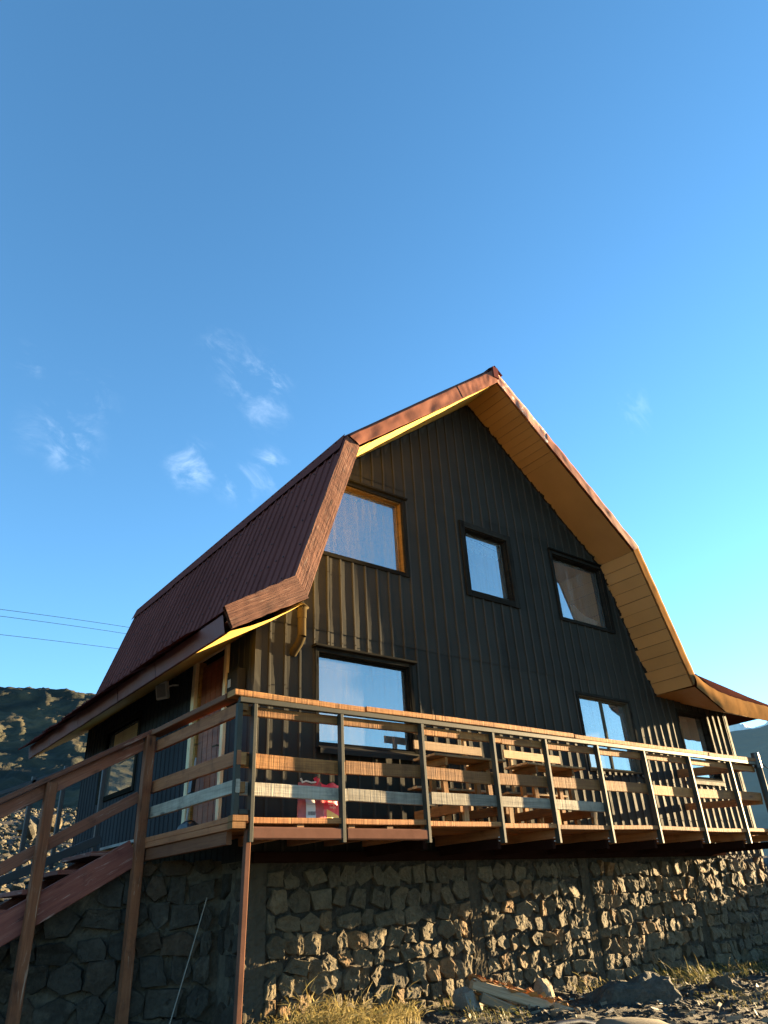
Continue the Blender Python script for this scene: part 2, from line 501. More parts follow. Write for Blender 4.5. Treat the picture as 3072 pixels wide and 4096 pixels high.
M['stone'] = stone_mat('basalt_stone', (0.06, 0.0488, 0.0312), (0.1104, 0.0896, 0.056), (0.152, 0.088, 0.0384))
M['stone_v'] = stone_mat('basalt_stone_small', (0.06, 0.0488, 0.0312), (0.1104, 0.0896, 0.056), (0.152, 0.088, 0.0384), True)
M['stone_r'] = stone_mat('rubble', (.05, .045, .032), (.095, .083, .056), (.14, .12, .08), True)
M['stone_l'] = stone_mat('shade_toned_basalt', (.032, .030, .024), (.055, .049, .038), (.068, .047, .03))  # darker copy of the basalt with the shade put into its colour
M['mortar'] = stone_mat('rough_mortar', (0.0375, 0.0315, 0.0225), (0.0435, 0.03675, 0.02625), (0.039, 0.033, 0.024))
M['mortar_l'] = stone_mat('pale_mortar', (.085, .075, .056), (.098, .087, .065), (.085, .075, .056))
M['rock'] = stone_mat('dark_boulder', (.040, .038, .032), (.075, .068, .054), (.10, .08, .055))
M['rock_p'] = stone_mat('pale_boulder', (.22, .20, .17), (.34, .31, .25), (.30, .24, .16))

# ------------------------------------------------------------------ ground and terrain
def gz(x, y):
    z = -0.14
    z += -0.16 * min(max((-y - 0.9) / 1.4, 0), 3.4)            # falls away towards the viewer
    z += -0.028 * min(max(x, 0), 8)
    t = min(max((x - 9.3) / 4.2, 0), 1.3)                       # bank rising past the end of the wall
    fall = min(max((y + 2.0) / 1.3, 0), 1)
    z += 1.35 * t * fall * fall * (3 - 2 * fall)
    if x < -0.2 and y > 1.6:                                    # terrace behind the stair
        z += 1.25 * min((y - 1.6) / 6.0, 1.0) * min((-0.2 - x) / 1.5, 1)
    z += .035 * fbm(x * 1.3, y * 1.3, 3.1) + .03 * fbm(x * 5, y * 5, 1.2)
    return z

def ground_mat():
    m, nt, b = new_mat('dark_gravel_soil')
    ob = coords(nt, 'Object')
    n1 = noise_n(nt, ob, 7, 8, .7)
    n2 = noise_n(nt, ob, .8, 4, .6)
    c = ramp(nt, n1, [(.3, (.010, .0085, .006)), (.52, (.022, .018, .012)), (.76, (.06, .05, .033))])
    c = mixrgb(nt, mathn(nt, 'MULTIPLY', n2, .5), c, (.026, .022, .011))
    nt.links.new(c, b.inputs['Base Color'])
    b.inputs['Roughness'].default_value = .95
    bump(nt, b, n1, 1.0, .05)
    return m
M['ground'] = ground_mat()

def axis(segs):
    out = []
    for a, b, n in segs:
        out += list(np.linspace(a, b, n, endpoint=False))
    return np.array(out + [segs[-1][1]])
xs = axis([(-3000, -60, 8), (-60, -8, 14), (-8, -2, 20), (-2, 12, 240), (12, 14, 6), (14, 40, 14), (40, 3000, 10)])
ys = axis([(-3000, -60, 8), (-60, -8, 12), (-8, -3, 20), (-3, .2, 66), (.2, 2, 12), (2, 14, 30), (14, 60, 14), (60, 3000, 12)])
P = np.zeros((len(xs), len(ys), 3))
for i, x in enumerate(xs):
    for j, y in enumerate(ys):
        P[i, j] = (x, y, gz(x, y))
tag(grid_mesh('ground', P, M['ground']), kind='structure')

def hill_mat(name, shade, tan, dark, sc):
    m, nt, b = new_mat(name)
    ob = coords(nt, 'Object', (sc, sc, sc * 1.6))
    n1 = noise_n(nt, ob, 1.0, 9, .62, .6)
    n2 = noise_n(nt, ob, .35, 5, .55, 1.0)
    c = ramp(nt, n1, [(.34, dark), (.5, shade), (.66, tan)])
    c = mixrgb(nt, ramp(nt, n2, [(.42, (0, 0, 0)), (.62, (1, 1, 1))]), c, dark)
    nt.links.new(c, b.inputs['Base Color'])
    b.inputs['Roughness'].default_value = .95
    b.inputs['Specular IOR Level'].default_value = .1
    bump(nt, b, n1, .8, 3.0 / max(sc * 20, .2))
    return m
M['hill_l'] = hill_mat('brown_green_hillside', (.042, .042, .028), (.095, .076, .043), (.021, .024, .019), .07)
M['hill_r'] = hill_mat('haze_grey_hillside', (.30, .23, .155), (.33, .255, .17), (.27, .21, .145), .05)  # lightened and evened in the colour, standing in for haze
M['hill_f'] = hill_mat('haze_pale_ridge', (.80, .76, .66), (.86, .82, .72), (.72, .70, .62), .02)  # paleness of distant haze put into the ridge colour

def hills(name, mat, az0, az1, d0, d1, top, base_el, rough, nu=150, nv=70, seed=0.0, jag=0.0):
    """terrain wedge: rises from distance d0 to its crest at d1; top(az) is the crest elevation in degrees"""
    P = np.zeros((nu, nv, 3))
    for i in range(nu):
        az = az0 + (az1 - az0) * i / (nu - 1)
        for j in range(nv):
            t = j / (nv - 1)
            tt = min(t / .82, 1.0)
            d = d0 + (d1 - d0) * t
            el = base_el + (top(az) - base_el) * (tt ** 1.15)
            x = CAM.x + d * math.sin(R(az)); y = CAM.y + d * math.cos(R(az))
            z = CAM.z + d * math.tan(R(el)) 
            k = 1 / (d1 * .12)
            wx = fbm(az * .12 + seed, t * 2.1, seed + 9, 4) * .8
            ridged = .5 * noise.ridged_multi_fractal(Vector((az * .13 + seed + wx, t * 1.9 + wx * .8 + az * .03, seed)), .85, 2.2, 9, 1.0, 2.0)
            z += rough * d1 * (ridged - .75) * min(t * 4, 1) * (1 if t < .8 else .6)
            z += rough * d1 * .38 * fbm(x * k * 7, y * k * 7, seed + 3, 6, .6) * min(t * 4, 1)
            if jag and t > .6:
                z += jag * d1 * (abs(fbm(az * 1.4 + seed, seed, 0, 5, .6))) * (t - .6) / .4
            if t > .86:
                z -= (t - .86) / .14 * d1 * .05
            P[i, j] = (x, y, z)
    return tag(grid_mesh(name, P, mat, smooth=True), kind='structure')
hills('hill', M['hill_l'], -40, 34, 46, 330, lambda a: 14.55 + .05 * (a - 11) - .0085 * max(a - 11, 0) ** 2 * 2.0 - (0 if a > 5 else (5 - a) * .12), 2.0, .0075, 420, 200, 2.0)
hills('dark_hill', M['hill_r'], 40, 90, 90, 420, lambda a: 9.25 + min(.05 * (a - 64) ** 2 * (1 if a > 64 else .1), .7) - max(0, a - 72) * .42, -1.5, .003, 220, 60, 7.0)
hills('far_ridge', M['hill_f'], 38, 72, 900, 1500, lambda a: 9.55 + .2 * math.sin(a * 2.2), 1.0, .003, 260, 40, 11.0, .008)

# gravel slope beyond the stair
def rock_mesh(seed, sub=2, jit=.28, flat=1.0):
    bm = bmesh.new()
    bmesh.ops.create_icosphere(bm, subdivisions=sub, radius=1.0)
    for v in bm.verts:
        p = v.co
        n = 1 + jit * 1.4 * noise.noise(p * 1.1 + Vector((seed * 3.1, 0, 0))) + jit * .6 * noise.noise(p * 2.7 + Vector((0, seed * 1.7, 0)))
        v.co = p * n
        v.co.z *= flat
    rr = random.Random(seed)
    for k in range(6):                                           # cleaved faces
        d = Vector((rr.gauss(0, 1), rr.gauss(0, 1), rr.gauss(0, .8))).normalized()
        lim = rr.uniform(.62, .85)
        for v in bm.verts:
            t = v.co.dot(d)
            if t > lim: v.co -= d * (t - lim) * .9
    return bm

def scatter_rocks(name, mat, pts, seed, kind='stuff', label=None):
    protos = []
    for k in range(7):
        bm = rock_mesh(seed + k, 1, .3, .75)
        protos.append((np.array([v.co[:] for v in bm.verts]), [tuple(v.index for v in f.verts) for f in bm.faces]))
        bm.free()
    rr = random.Random(seed)
    V, F, A = [], [], []
    for (x, y, z, s) in pts:
        pv, pf = protos[rr.randrange(7)]
        m = np.array(Matrix.Rotation(rr.uniform(0, 6.28), 3, 'Z') @ Matrix.Rotation(rr.uniform(-.6, .6), 3, 'X'))
        sc = np.array([rr.uniform(.7, 1.3), rr.uniform(.7, 1.3), rr.uniform(.6, 1.1)]) * s
        b = sum(len(q) for q in V)
        V.append((pv * sc) @ m.T + np.array([x, y, z]))
        F += [tuple(i + b for i in f) for f in pf]
        A += [rr.random()] * len(pv)
    me = bpy.data.meshes.new(name)
    me.from_pydata(np.concatenate(V).tolist(), [], F)
    me.materials.append(mat)
    at = me.attributes.new('rnd', 'FLOAT', 'POINT')
    at.data.foreach_set('value', A)
    me.update()
    o = link(bpy.data.objects.new(name, me))
    tag(o, label, None, None, kind)
    return o

rr = random.Random(5)
P = np.zeros((60, 40, 3))
for i in range(60):
    for j in range(40):
        az = -8 + 34 * i / 59
        t = j / 39
        d = 16 + 30 * t
        el = 1.0 + 5.6 * min(t * 1.2, 1) ** .8
        x = CAM.x + d * math.sin(R(az)); y = CAM.y + d * math.cos(R(az))
        P[i, j] = (x, y, CAM.z + d * math.tan(R(el)) + .12 * fbm(x * .8, y * .8, 4) - (3.0 * (t - .9) / .1 if t > .9 else 0))
tag(grid_mesh('rocky_slope', P, M['ground']), kind='structure')
pts = []
for k in range(5200):
    az = rr.uniform(3, 21); t = rr.random() ** .8
    d = 16 + 30 * t * .95
    el = 1.0 + 5.6 * min(t * .95 * 1.2, 1) ** .8
    x = CAM.x + d * math.sin(R(az)); y = CAM.y + d * math.cos(R(az))
    pts.append((x, y, CAM.z + d * math.tan(R(el)) + .03, .035 + .16 * rr.random() ** 3.2))
scatter_rocks('loose_rock', M['stone_r'], pts, 31, label='loose pale rocks covering the slope behind the stair')

# ------------------------------------------------------------------ HOUSE
XA = 3.96
S_PROF = [(-.70, 3.255), (.18, 3.755), (.985, 6.045), (XA, 8.46), (6.945, 6.045), (7.81, 3.755)]
T_PROF = [(-.79, 3.43), (.05, 3.935), (.79, 6.15), (3.93, 8.75), (7.12, 6.15), (7.93, 3.93)]
OV, YB, YW = -0.78, 6.55, 5.87
W = 10.05

house = empty('house', (0, 0, 1.3), 'dark clad chalet with red gambrel roof standing on a stone base', 'house')

def soffit_z(x):
    pts = [(-.7, 3.255)] + S_PROF[1:] + [(10.9, 3.68)]
    for (x0, z0), (x1, z1) in zip(pts, pts[1:]):
        if x0 <= x <= x1:
            return z0 + (z1 - z0) * (x - x0) / (x1 - x0)
    return 3.6

WIN = {  # x0, x1, z0, z1 of the openings in the front wall
    'LL': (.81, 2.205, 2.41, 3.47), 'UL': (.80, 2.27, 4.83, 5.95), 'C': (3.53, 4.47, 4.84, 5.90),
    'UR': (5.60, 6.95, 4.80, 5.96), 'LR': (5.65, 6.96, 2.42, 3.53), 'FR': (8.40, 9.30, 2.43, 3.54)}

PITCH_R = 0.2
RIB = [(0, 0), (.05, 0), (.10, 0), (.145, 0), (.155, 1), (.178, 1), (.188, 0)]

def rib_lines(x0, x1, extra, pitch=PITCH_R, prof=RIB, h=.016):
    L = []
    k = math.floor(x0 / pitch)
    while k * pitch < x1:
        for o, t in prof:
            x = k * pitch + o * pitch / PITCH_R
            if x0 <= x <= x1:
                L.append((x, t * h))
        k += 1
    for e in extra:
        if x0 < e < x1 and not any(abs(e - x) < 1e-4 for x, _ in L):
            hh = 0
            L.append((e, hh))
    L.append((x0, 0)); L.append((x1, 0))
    d = {}
    for x, t in L: d[round(x, 5)] = max(t, d.get(round(x, 5), 0))
    return sorted(d.items())

# --- front wall: ribbed sheets
seam_z = [1.24, 3.78, 6.20, 8.6]
xcuts = [0.0] + [k * 1.0 for k in range(1, 10)] + [W]
ex = sorted({v for w in WIN.values() for v in w[:2]})
ez = sorted({v for w in WIN.values() for v in w[2:]})
for si, (x0, x1) in enumerate(zip(xcuts, xcuts[1:])):
    for sj, (z0, z1) in enumerate(zip(seam_z, seam_z[1:])):
        topmax = max(soffit_z(x0 + (x1 - x0) * t / 20) for t in range(21))
        if topmax < z0 + .02: continue
        cols = rib_lines(x0, x1 + (.03 if si < 9 else 0), ex)
        zl = sorted(set([round(v, 4) for v in np.linspace(z0 - (.03 if sj else 0), z1, int((z1 - z0) / .11) + 2)] + [e for e in ez if z0 < e < z1]))
        P = np.zeros((len(cols), len(zl), 3)); keep = np.ones((len(cols) - 1, len(zl) - 1), bool)
        sd = si * 7.3 + sj * 3.1
        for i, (x, h) in enumerate(cols):
            top = soffit_z(x) + .03
            for j, z in enumerate(zl):
                zz = min(z, top)
                wob = 0.0036 * noise.noise(Vector((x * 2.3, zz * 1.5, sd))) + .0026 * noise.noise(Vector((x * 9, zz * 2.6, sd + 4)))
                P[i, j] = (x, -.012 - h + wob - .008 * (sj > 0) * (1 if zz < z0 + .25 else .3) - (.002 if si % 2 else 0), zz)
        for i in range(len(cols) - 1):
            xm = (cols[i][0] + cols[i + 1][0]) / 2
            for j in range(len(zl) - 1):
                zm = (zl[j] + zl[j + 1]) / 2
                if min(zl[j], soffit_z(cols[i][0]) + .03) == min(zl[j + 1], soffit_z(cols[i][0]) + .03) and \
                   min(zl[j], soffit_z(cols[i + 1][0]) + .03) == min(zl[j + 1], soffit_z(cols[i + 1][0]) + .03):
                    keep[i, j] = False
                for w in WIN.values():
                    if w[0] < xm < w[1] and w[2] < zm < w[3]: keep[i, j] = False
        lab = -np.ones(keep.shape, int); nl = 0
        for i in range(keep.shape[0]):
            for j in range(keep.shape[1]):
                if keep[i, j] and lab[i, j] < 0:
                    st = [(i, j)]; lab[i, j] = nl
                    while st:
                        a, b = st.pop()
                        for c, d in ((a + 1, b), (a - 1, b), (a, b + 1), (a, b - 1)):
                            if 0 <= c < keep.shape[0] and 0 <= d < keep.shape[1] and keep[c, d] and lab[c, d] < 0:
                                lab[c, d] = nl; st.append((c, d))
                    nl += 1
        for q in range(nl):
            grid_mesh('cladding_sheet', P, M['clad'], house, smooth=False, keep=(lab == q))

mb = MB()
for k in range(50):
    for z in (1.75, 2.3, 3.0, 3.62, 3.9, 4.55, 5.2, 5.9, 6.35, 7.1, 7.8):
        x = k * .2 + .1665
        if rng.random() < .35 or z > soffit_z(x) - .1 or any(w[0] - .1 < x < w[1] + .1 and w[2] - .1 < z < w[3] + .1 for w in WIN.values()): continue
        zz = z + rng.uniform(-.02, .02)
        mb.tube([(x, -.026, zz), (x, -.036, zz)], .0055, 6)
tag(mb.build('wall_screw', M['flue'], house), kind='stuff')
# --- left wall
WINL = (3.42, 4.82, 2.40, 3.36)
DOOR = (.70, 1.52, 1.5, 3.62)
for si, (y0, y1) in enumerate(zip([0, .98, 1.96, 2.94, 3.92, 4.9], [.98, 1.96, 2.94, 3.92, 4.9, YW])):
    cols = rib_lines(y0, y1, [WINL[0], WINL[1], DOOR[0], DOOR[1]], pitch=.14, h=.010)
    zl = sorted(set(list(np.round(np.linspace(1.24, 3.72, 14), 4)) + [WINL[2], WINL[3], DOOR[2], DOOR[3]]))
    P = np.zeros((len(cols), len(zl), 3)); keep = np.ones((len(cols) - 1, len(zl) - 1), bool)
    for i, (y, h) in enumerate(cols):
        for j, z in enumerate(zl):
            P[i, j] = (-.012 - h + .002 * noise.noise(Vector((y * 3, z * 2, si))), y, z)
            if i and j:
                ym, zm = (cols[i - 1][0] + y) / 2, (zl[j - 1] + z) / 2
                for w in (WINL, DOOR):
                    if w[0] < ym < w[1] and w[2] < zm < w[3]: keep[i - 1, j - 1] = False
    grid_mesh('cladding_sheet', P, M['clad_side'], house, smooth=False, keep=keep)
# corner flashing, battered
mb = MB()
for k in range(26):
    z0, z1 = 1.24 + k * .095, 1.24 + (k + 1) * .095
    def cp(z):
        return .012 * noise.noise(Vector((0, 0, z * 5))) * (1.6 if 2.6 < z < 3.3 else .5)
    mb.quad([(.05, -.030 + cp(z0) * .4, z0), (.05, -.030 + cp(z1) * .4, z1), (-.028 + cp(z1), -.030, z1), (-.028 + cp(z0), -.030, z0)])
    mb.quad([(-.028 + cp(z0), -.030, z0), (-.028 + cp(z1), -.030, z1), (-.030, .05, z1), (-.030, .05, z0)])
mb.build('corner_flashing', M['clad'], house)
MB().box((W - .05, -.034, 1.2), (W + .02, .05, 3.7)).build('corner_post', M['clad'], house)

# --- closed shell behind the cladding: back wall, right wall, floor, inner lining so that the rooms stay dark
def poly_wall(name, pts, mat, parent):
    mb = MB(); mb.quad(pts); return mb.build(name, mat, parent)
prof = [(0, 1.24), (W, 1.24), (W, 3.66), (7.81, 3.74), (6.945, 6.03), (XA, 8.44), (.985, 6.03), (.18, 3.74), (0, 3.65)]
poly_wall('back_wall', [(x, YW, z) for x, z in prof], M['clad'], house)
poly_wall('side_wall', [(W, 0, 1.24), (W, YW, 1.24), (W, YW, 3.66), (W, 0, 3.66)], M['clad'], house)
poly_wall('floor', [(0, 0, 1.30), (W, 0, 1.30), (W, YW, 1.30), (0, YW, 1.30)], M['interior'], house)
poly_wall('ceiling', [(.3, .0, 4.1), (7.6, .0, 4.1), (7.6, YW, 4.1), (.3, YW, 4.1)], M['interior'], house)
poly_wall('inner_wall', [(0.05, 2.2, 1.3), (W, 2.2, 1.3), (W, 2.2, 3.6), (7.8, 2.2, 3.7), (6.9, 2.2, 6), (XA, 2.2, 8.4), (1, 2.2, 6), (.2, 2.2, 3.7), (0.05, 2.2, 3.6)], M['interior'], house)

# --- windows
def window(key, frame_w, fmat, reveal=.055, out=.03, header=0, sill=0, mullion=None, pane_rot=0, name='window', inner=None):
    x0, x1, z0, z1 = WIN[key]
    f = MB()
    fw_ = frame_w
    # trim boards around the opening, proud of the cladding ribs
    f.board((x0 - fw_ / 2, -out / 2 - .018, z0 - fw_), (x0 - fw_ / 2, -out / 2 - .018, z1 + fw_), out, fw_, (1, 0, 0))
    root = f.build(name, fmat, house)
    MB().board((x1 + fw_ / 2, -out / 2 - .018, z0 - fw_), (x1 + fw_ / 2, -out / 2 - .018, z1 + fw_), out, fw_, (1, 0, 0)).build('frame_board', fmat, root)
    MB().board((x0 + .001, -out / 2 - .016, z1 + fw_ / 2), (x1 - .001, -out / 2 - .016, z1 + fw_ / 2), out, fw_, (0, 0, 1)).build('frame_board', fmat, root)
    MB().board((x0 + .001, -out / 2 - .016, z0 - fw_ / 2), (x1 - .001, -out / 2 - .016, z0 - fw_ / 2), out, fw_, (0, 0, 1)).build('frame_board', fmat, root)
    im = inner or fmat
    r = MB()   # reveal lining
    d = reveal + .03
    r.box((x0, -.01, z0), (x0 + .014, d, z1)); r.box((x1 - .014, -.01, z0), (x1, d, z1))
    r.box((x0 + .015, -.009, z1 - .014), (x1 - .015, d, z1)); r.box((x0 + .015, -.009, z0), (x1 - .015, d, z0 + .014))
    r.box((x0 + .015, reveal - .015, z0 + .015), (x0 + .034, d, z1 - .015)); r.box((x1 - .034, reveal - .015, z0 + .015), (x1 - .015, d, z1 - .015))
    r.box((x0 + .035, reveal - .015, z1 - .034), (x1 - .035, d, z1 - .015)); r.box((x0 + .035, reveal - .015, z0 + .015), (x1 - .035, d, z0 + .034))
    r.build('inner_frame', im, root)
    cuts = [x0 + .03] + ([mullion] if mullion else []) + [x1 - .03]
    for a, b in zip(cuts, cuts[1:]):
        P = np.array([[[a + (b - a) * i / 2, reveal + (.0 if not mullion or a == cuts[0] else .018), z0 + .03 + (z1 - z0 - .06) * j / 2] for j in range(3)] for i in range(3)])
        grid_mesh('pane', P, M['glass'], root)
    if mullion:
        MB().box((mullion - .02, reveal - .02, z0 + .03), (mullion + .02, reveal + .035, z1 - .03)).build('mullion', M['alu'], root)
    if header:
        MB().board((x0 - .08, -.055, z1 + fw_ + .012), (x1 + .09, -.055, z1 + fw_ + .012), header, .03, (0, 0, 1), cham=.006).build('drip_board', fmat, root)
    if sill:
        m = MB()
        m.quad([(x0 - .02, -.02, z0 - .005), (x1 + .05, -.02, z0 - .005), (x1 + .05, -sill, z0 - .06), (x0 - .02, -sill, z0 - .06)])
        m.quad([(x0 - .02, -sill, z0 - .06), (x1 + .05, -sill, z0 - .06), (x1 + .05, -sill + .004, z0 - .115), (x0 - .02, -sill + .004, z0 - .115)])
        m.build('sill_flashing', M['clad'], root)
    return root

def valance(root, x0, x1, ztop, drop, y, nsc, seed):
    n = 60
    P = np.zeros((n + 1, 6, 3))
    for i in range(n + 1):
        t = i / n
        sc = abs(math.sin(t * math.pi * nsc + seed)) * .30
        d = drop * (.72 + sc)
        for j in range(6):
            P[i, j] = (x0 + (x1 - x0) * t, y + .012 * math.sin(t * nsc * 9 + j * .4), ztop - d * j / 5)
    grid_mesh('lace_valance', P, M['curtain'], root)

def curtain(root, x0, x1, z0, z1, y, folds=6):
    n = 48
    P = np.zeros((n + 1, 8, 3))
    for i in range(n + 1):
        t = i / n
        for j in range(8):
            P[i, j] = (x0 + (x1 - x0) * t + .01 * math.sin(j + t * 9), y + .02 * math.sin(t * folds * 6.28 + .3 * j), z0 + (z1 - z0) * j / 7)
    grid_mesh('curtain', P, M['curtain'], root)

w = window('UL', .06, M['w_black'], .07, .022, header=.05, inner=M['w_jamb'])
w = window('C', .10, M['w_black'], .075, .03, header=.0, inner=M['w_black'])
valance(w, 3.58, 4.42, 5.80, .22, .11, 6, .4)
m = MB(); m.tube([(3.58 + .84 * t, .085, 5.84 - .05 * math.sin(t * 2.6) - .10 * t * t) for t in np.linspace(0, 1, 12)], .006, 6); m.build('curtain_wire', M['black_pl'], w)
w = window('UR', .06, M['w_black'], .07, .03, header=.05, inner=M['w_black'])
w = window('LL', .05, M['w_black'], .045, .03, header=.11, sill=.10, inner=M['w_black'])
w = window('LR', .045, M['w_black'], .06, .02, header=.0, sill=0, mullion=6.30, inner=M['alu'])
valance(w, 5.73, 6.28, 3.40, .30, .11, 6, 0); valance(w, 6.33, 6.90, 3.38, .34, .11, 6, .8)
m = MB()
for a in np.linspace(5.75, 6.9, 9): MB().box((a, -.045, 2.345), (a + .05, -.02, 2.385)).build('sill_bracket', M['clad'], w)
w = window('FR', .05, M['w_black'], .07, .02, sill=.06, inner=M['w_black'])
m = MB(); m.box((8.44, .10, 2.86), (8.86, .115, 3.47)); m.build('board_panel', M['w_tleg'], w)
curtain(w, 8.44, 9.27, 2.46, 2.88, .125, 5)

# left window
lw = MB().board((-.03, WINL[0] - .04, WINL[2] - .07), (-.03, WINL[0] - .04, WINL[3] + .07), .03, .07, (0, 1, 0)).build('window', M['w_black'], house)
MB().board((-.03, WINL[1] + .04, WINL[2] - .07), (-.03, WINL[1] + .04, WINL[3] + .07), .03, .07, (0, 1, 0)).build('frame_board', M['w_black'], lw)
MB().board((-.03, WINL[0], WINL[3] + .035), (-.03, WINL[1], WINL[3] + .035), .03, .07, (0, 0, 1)).build('frame_board', M['w_black'], lw)
MB().board((-.03, WINL[0], WINL[2] - .035), (-.03, WINL[1], WINL[2] - .035), .03, .07, (0, 0, 1)).build('frame_board', M['w_black'], lw)
P = np.array([[[.03, WINL[0] + (WINL[1] - WINL[0]) * i, WINL[2] + (WINL[3] - WINL[2]) * j] for j in (0, 1)] for i in (0, 1)])
grid_mesh('pane', P, M['glass'], lw)

# door in the left wall
y0, y1, z0, z1 = DOOR
dr = MB()
dr.box((.03, y0 + .06, z0), (.07, y1 - .06, z1 - .06))
door = dr.build('door', M['w_door'], house)
for k in range(5):
    a = y0 + .075 + k * .134
    MB().box((.018, a, z0 + .05), (.03, a + .122, z1 - .1)).build('panel', M['w_door'], door)
MB().tube([(.0, y0 + .12, 2.48), (-.03, y0 + .12, 2.48), (-.03, y0 + .22, 2.48)], .009, 8).build('handle', M['alu'], door)
MB().board((-.02, y0 - .03, z0), (-.02, y0 - .03, z1 + .09), .06, .07, (0, 1, 0)).build('door_frame', M['w_frame'], house)
MB().board((-.02, y1 + .03, z0), (-.02, y1 + .03, z1 + .09), .06, .09, (0, 1, 0)).build('door_frame', M['w_frame'], house)
MB().board((-.02, y0 + .006, z1 + .045), (-.02, y1 - .016, z1 + .045), .058, .09, (0, 0, 1)).build('door_frame', M['w_frame'], house)
MB().box((-.005, y0 + .006, z0), (.07, y0 + .06, z1)).build('door_jamb', M['w_jamb'], house)
MB().box((-.005, y1 - .06, z0), (.07, y1 - .016, z1)).build('door_jamb', M['w_jamb'], house)

# --- roof
def lerp2(a, b, t): return (a[0] + (b[0] - a[0]) * t, a[1] + (b[1] - a[1]) * t)

def roof_sheets(name, pa, pb, y0, y1, mat, ribh=.020, pitch=.185, sheet=.93, jag=.0, parent=None, over=0.0, seed=0):
    """ribbed sheets on the slope from pa (top) to pb (bottom), ribs down the slope"""
    d = Vector((pb[0] - pa[0], 0, pb[1] - pa[1])); L = d.length; d.normalize()
    nrm = Vector((-d.z, 0, d.x))
    if nrm.z < 0: nrm = -nrm
    y = y0; k = 0
    while y < y1 - .02:
        ye = min(y + sheet, y1)
        cols = rib_lines(y, ye, [], pitch=pitch, prof=[(0, 0), (.075, 0), (.15, 0), (.156, 1), (.184, 1), (.19, 0)], h=ribh)
        rows = np.linspace(0, 1, 9)
        P = np.zeros((len(cols), 9, 3))
        ext = over + rng.uniform(0, jag)
        rows_l = rows * (L + ext)
        for i, (yy, h) in enumerate(cols):
            for j, s in enumerate(rows_l):
                wob = .004 * noise.noise(Vector((yy * 2.2, s * 1.4, seed + k)))
                p = Vector((pa[0], yy, pa[1])) + d * s + nrm * (h + wob + .003 * (k % 2))
                P[i, j] = p
        grid_mesh(name, P, mat, parent, smooth=False)
        y = ye - (.0); k += 1

RT = MB()
pa, pb = T_PROF[3], T_PROF[2]
# ridge cap is the roof part that carries the sheets
mb = MB()
for (s0, s1) in ((OV - .03, 1.4), (1.38, 3.1), (3.08, 4.9), (4.88, YB)):
    z = rng.uniform(0, .006)
    mb.quad([(3.93, s0, 8.79 + z), (3.93, s1, 8.79 + z), (3.77, s1, 8.66 + z), (3.77, s0, 8.66 + z)])
    mb.quad([(3.93, s1, 8.79 + z), (3.93, s0, 8.79 + z), (4.10, s0, 8.65 + z), (4.10, s1, 8.65 + z)])
roof = mb.build('roof', M['roof'], house)
roof_sheets('roof_sheet', T_PROF[3], T_PROF[2], OV, YB, M['roof'], parent=roof, over=.05, seed=1)
roof_sheets('roof_sheet', T_PROF[2], T_PROF[1], OV, YB, M['roof'], parent=roof, over=.04, jag=.02, seed=2)
roof_sheets('roof_sheet', T_PROF[1], T_PROF[0], OV + .62, YB, M['roof'], parent=roof, over=.09, jag=.11, seed=3, sheet=.43)
roof_sheets('roof_sheet', T_PROF[3], T_PROF[4], OV, YB, M['roof'], parent=roof, over=.05, seed=4)
roof_sheets('roof_sheet', T_PROF[4], T_PROF[5], OV, YB, M['roof'], parent=roof, over=.03, seed=5)
# flat patch on the flare right behind the front board
mb = MB()
mb.quad([(T_PROF[1][0], OV, T_PROF[1][1]), (T_PROF[1][0], OV + .62, T_PROF[1][1]), (T_PROF[0][0], OV + .62, T_PROF[0][1]), (T_PROF[0][0], OV, T_PROF[0][1])])
mb.build('roof_flashing', M['fascia_m'], roof)
# lap flashing under the break in the left slope
mb = MB()
dd = Vector((T_PROF[1][0] - T_PROF[2][0], 0, T_PROF[1][1] - T_PROF[2][1])).normalized()
nn = Vector((-dd.z, 0, dd.x)); nn = nn if nn.x < 0 else -nn
yy = OV + .02
while yy < YB - .1:
    ye = min(yy + rng.uniform(.5, 1.0), YB)
    q0 = Vector((T_PROF[2][0], 0, T_PROF[2][1] + .03)) + nn * .02
    off = rng.uniform(.0, .03)
    mb.quad([q0 + Vector((0, yy, 0)), q0 + Vector((0, ye, 0)), q0 + dd * (.24 + off) + nn * .010 + Vector((0, ye, 0)), q0 + dd * (.24 + off) + nn * .006 + Vector((0, yy, 0))])
    yy = ye
mb.build('lap_flashing', M['roof'], roof)
# screw heads on the left slope
mb = MB()
for k in range(int((YB - OV) / .185)):
    yy = OV + k * .185 + .17 - (OV % .185)
    for t in (.16, .36, .55, .74, .92):
        if rng.random() < .25: continue
        p = Vector((T_PROF[2][0], yy, T_PROF[2][1])).lerp(Vector((T_PROF[1][0], yy, T_PROF[1][1])), t + rng.uniform(-.01, .01)) + nn * .022
        mb.tube([p, p + nn * .014], .011, 6)
tag(mb.build('roof_screw', M['roof_u'], roof), kind='stuff')

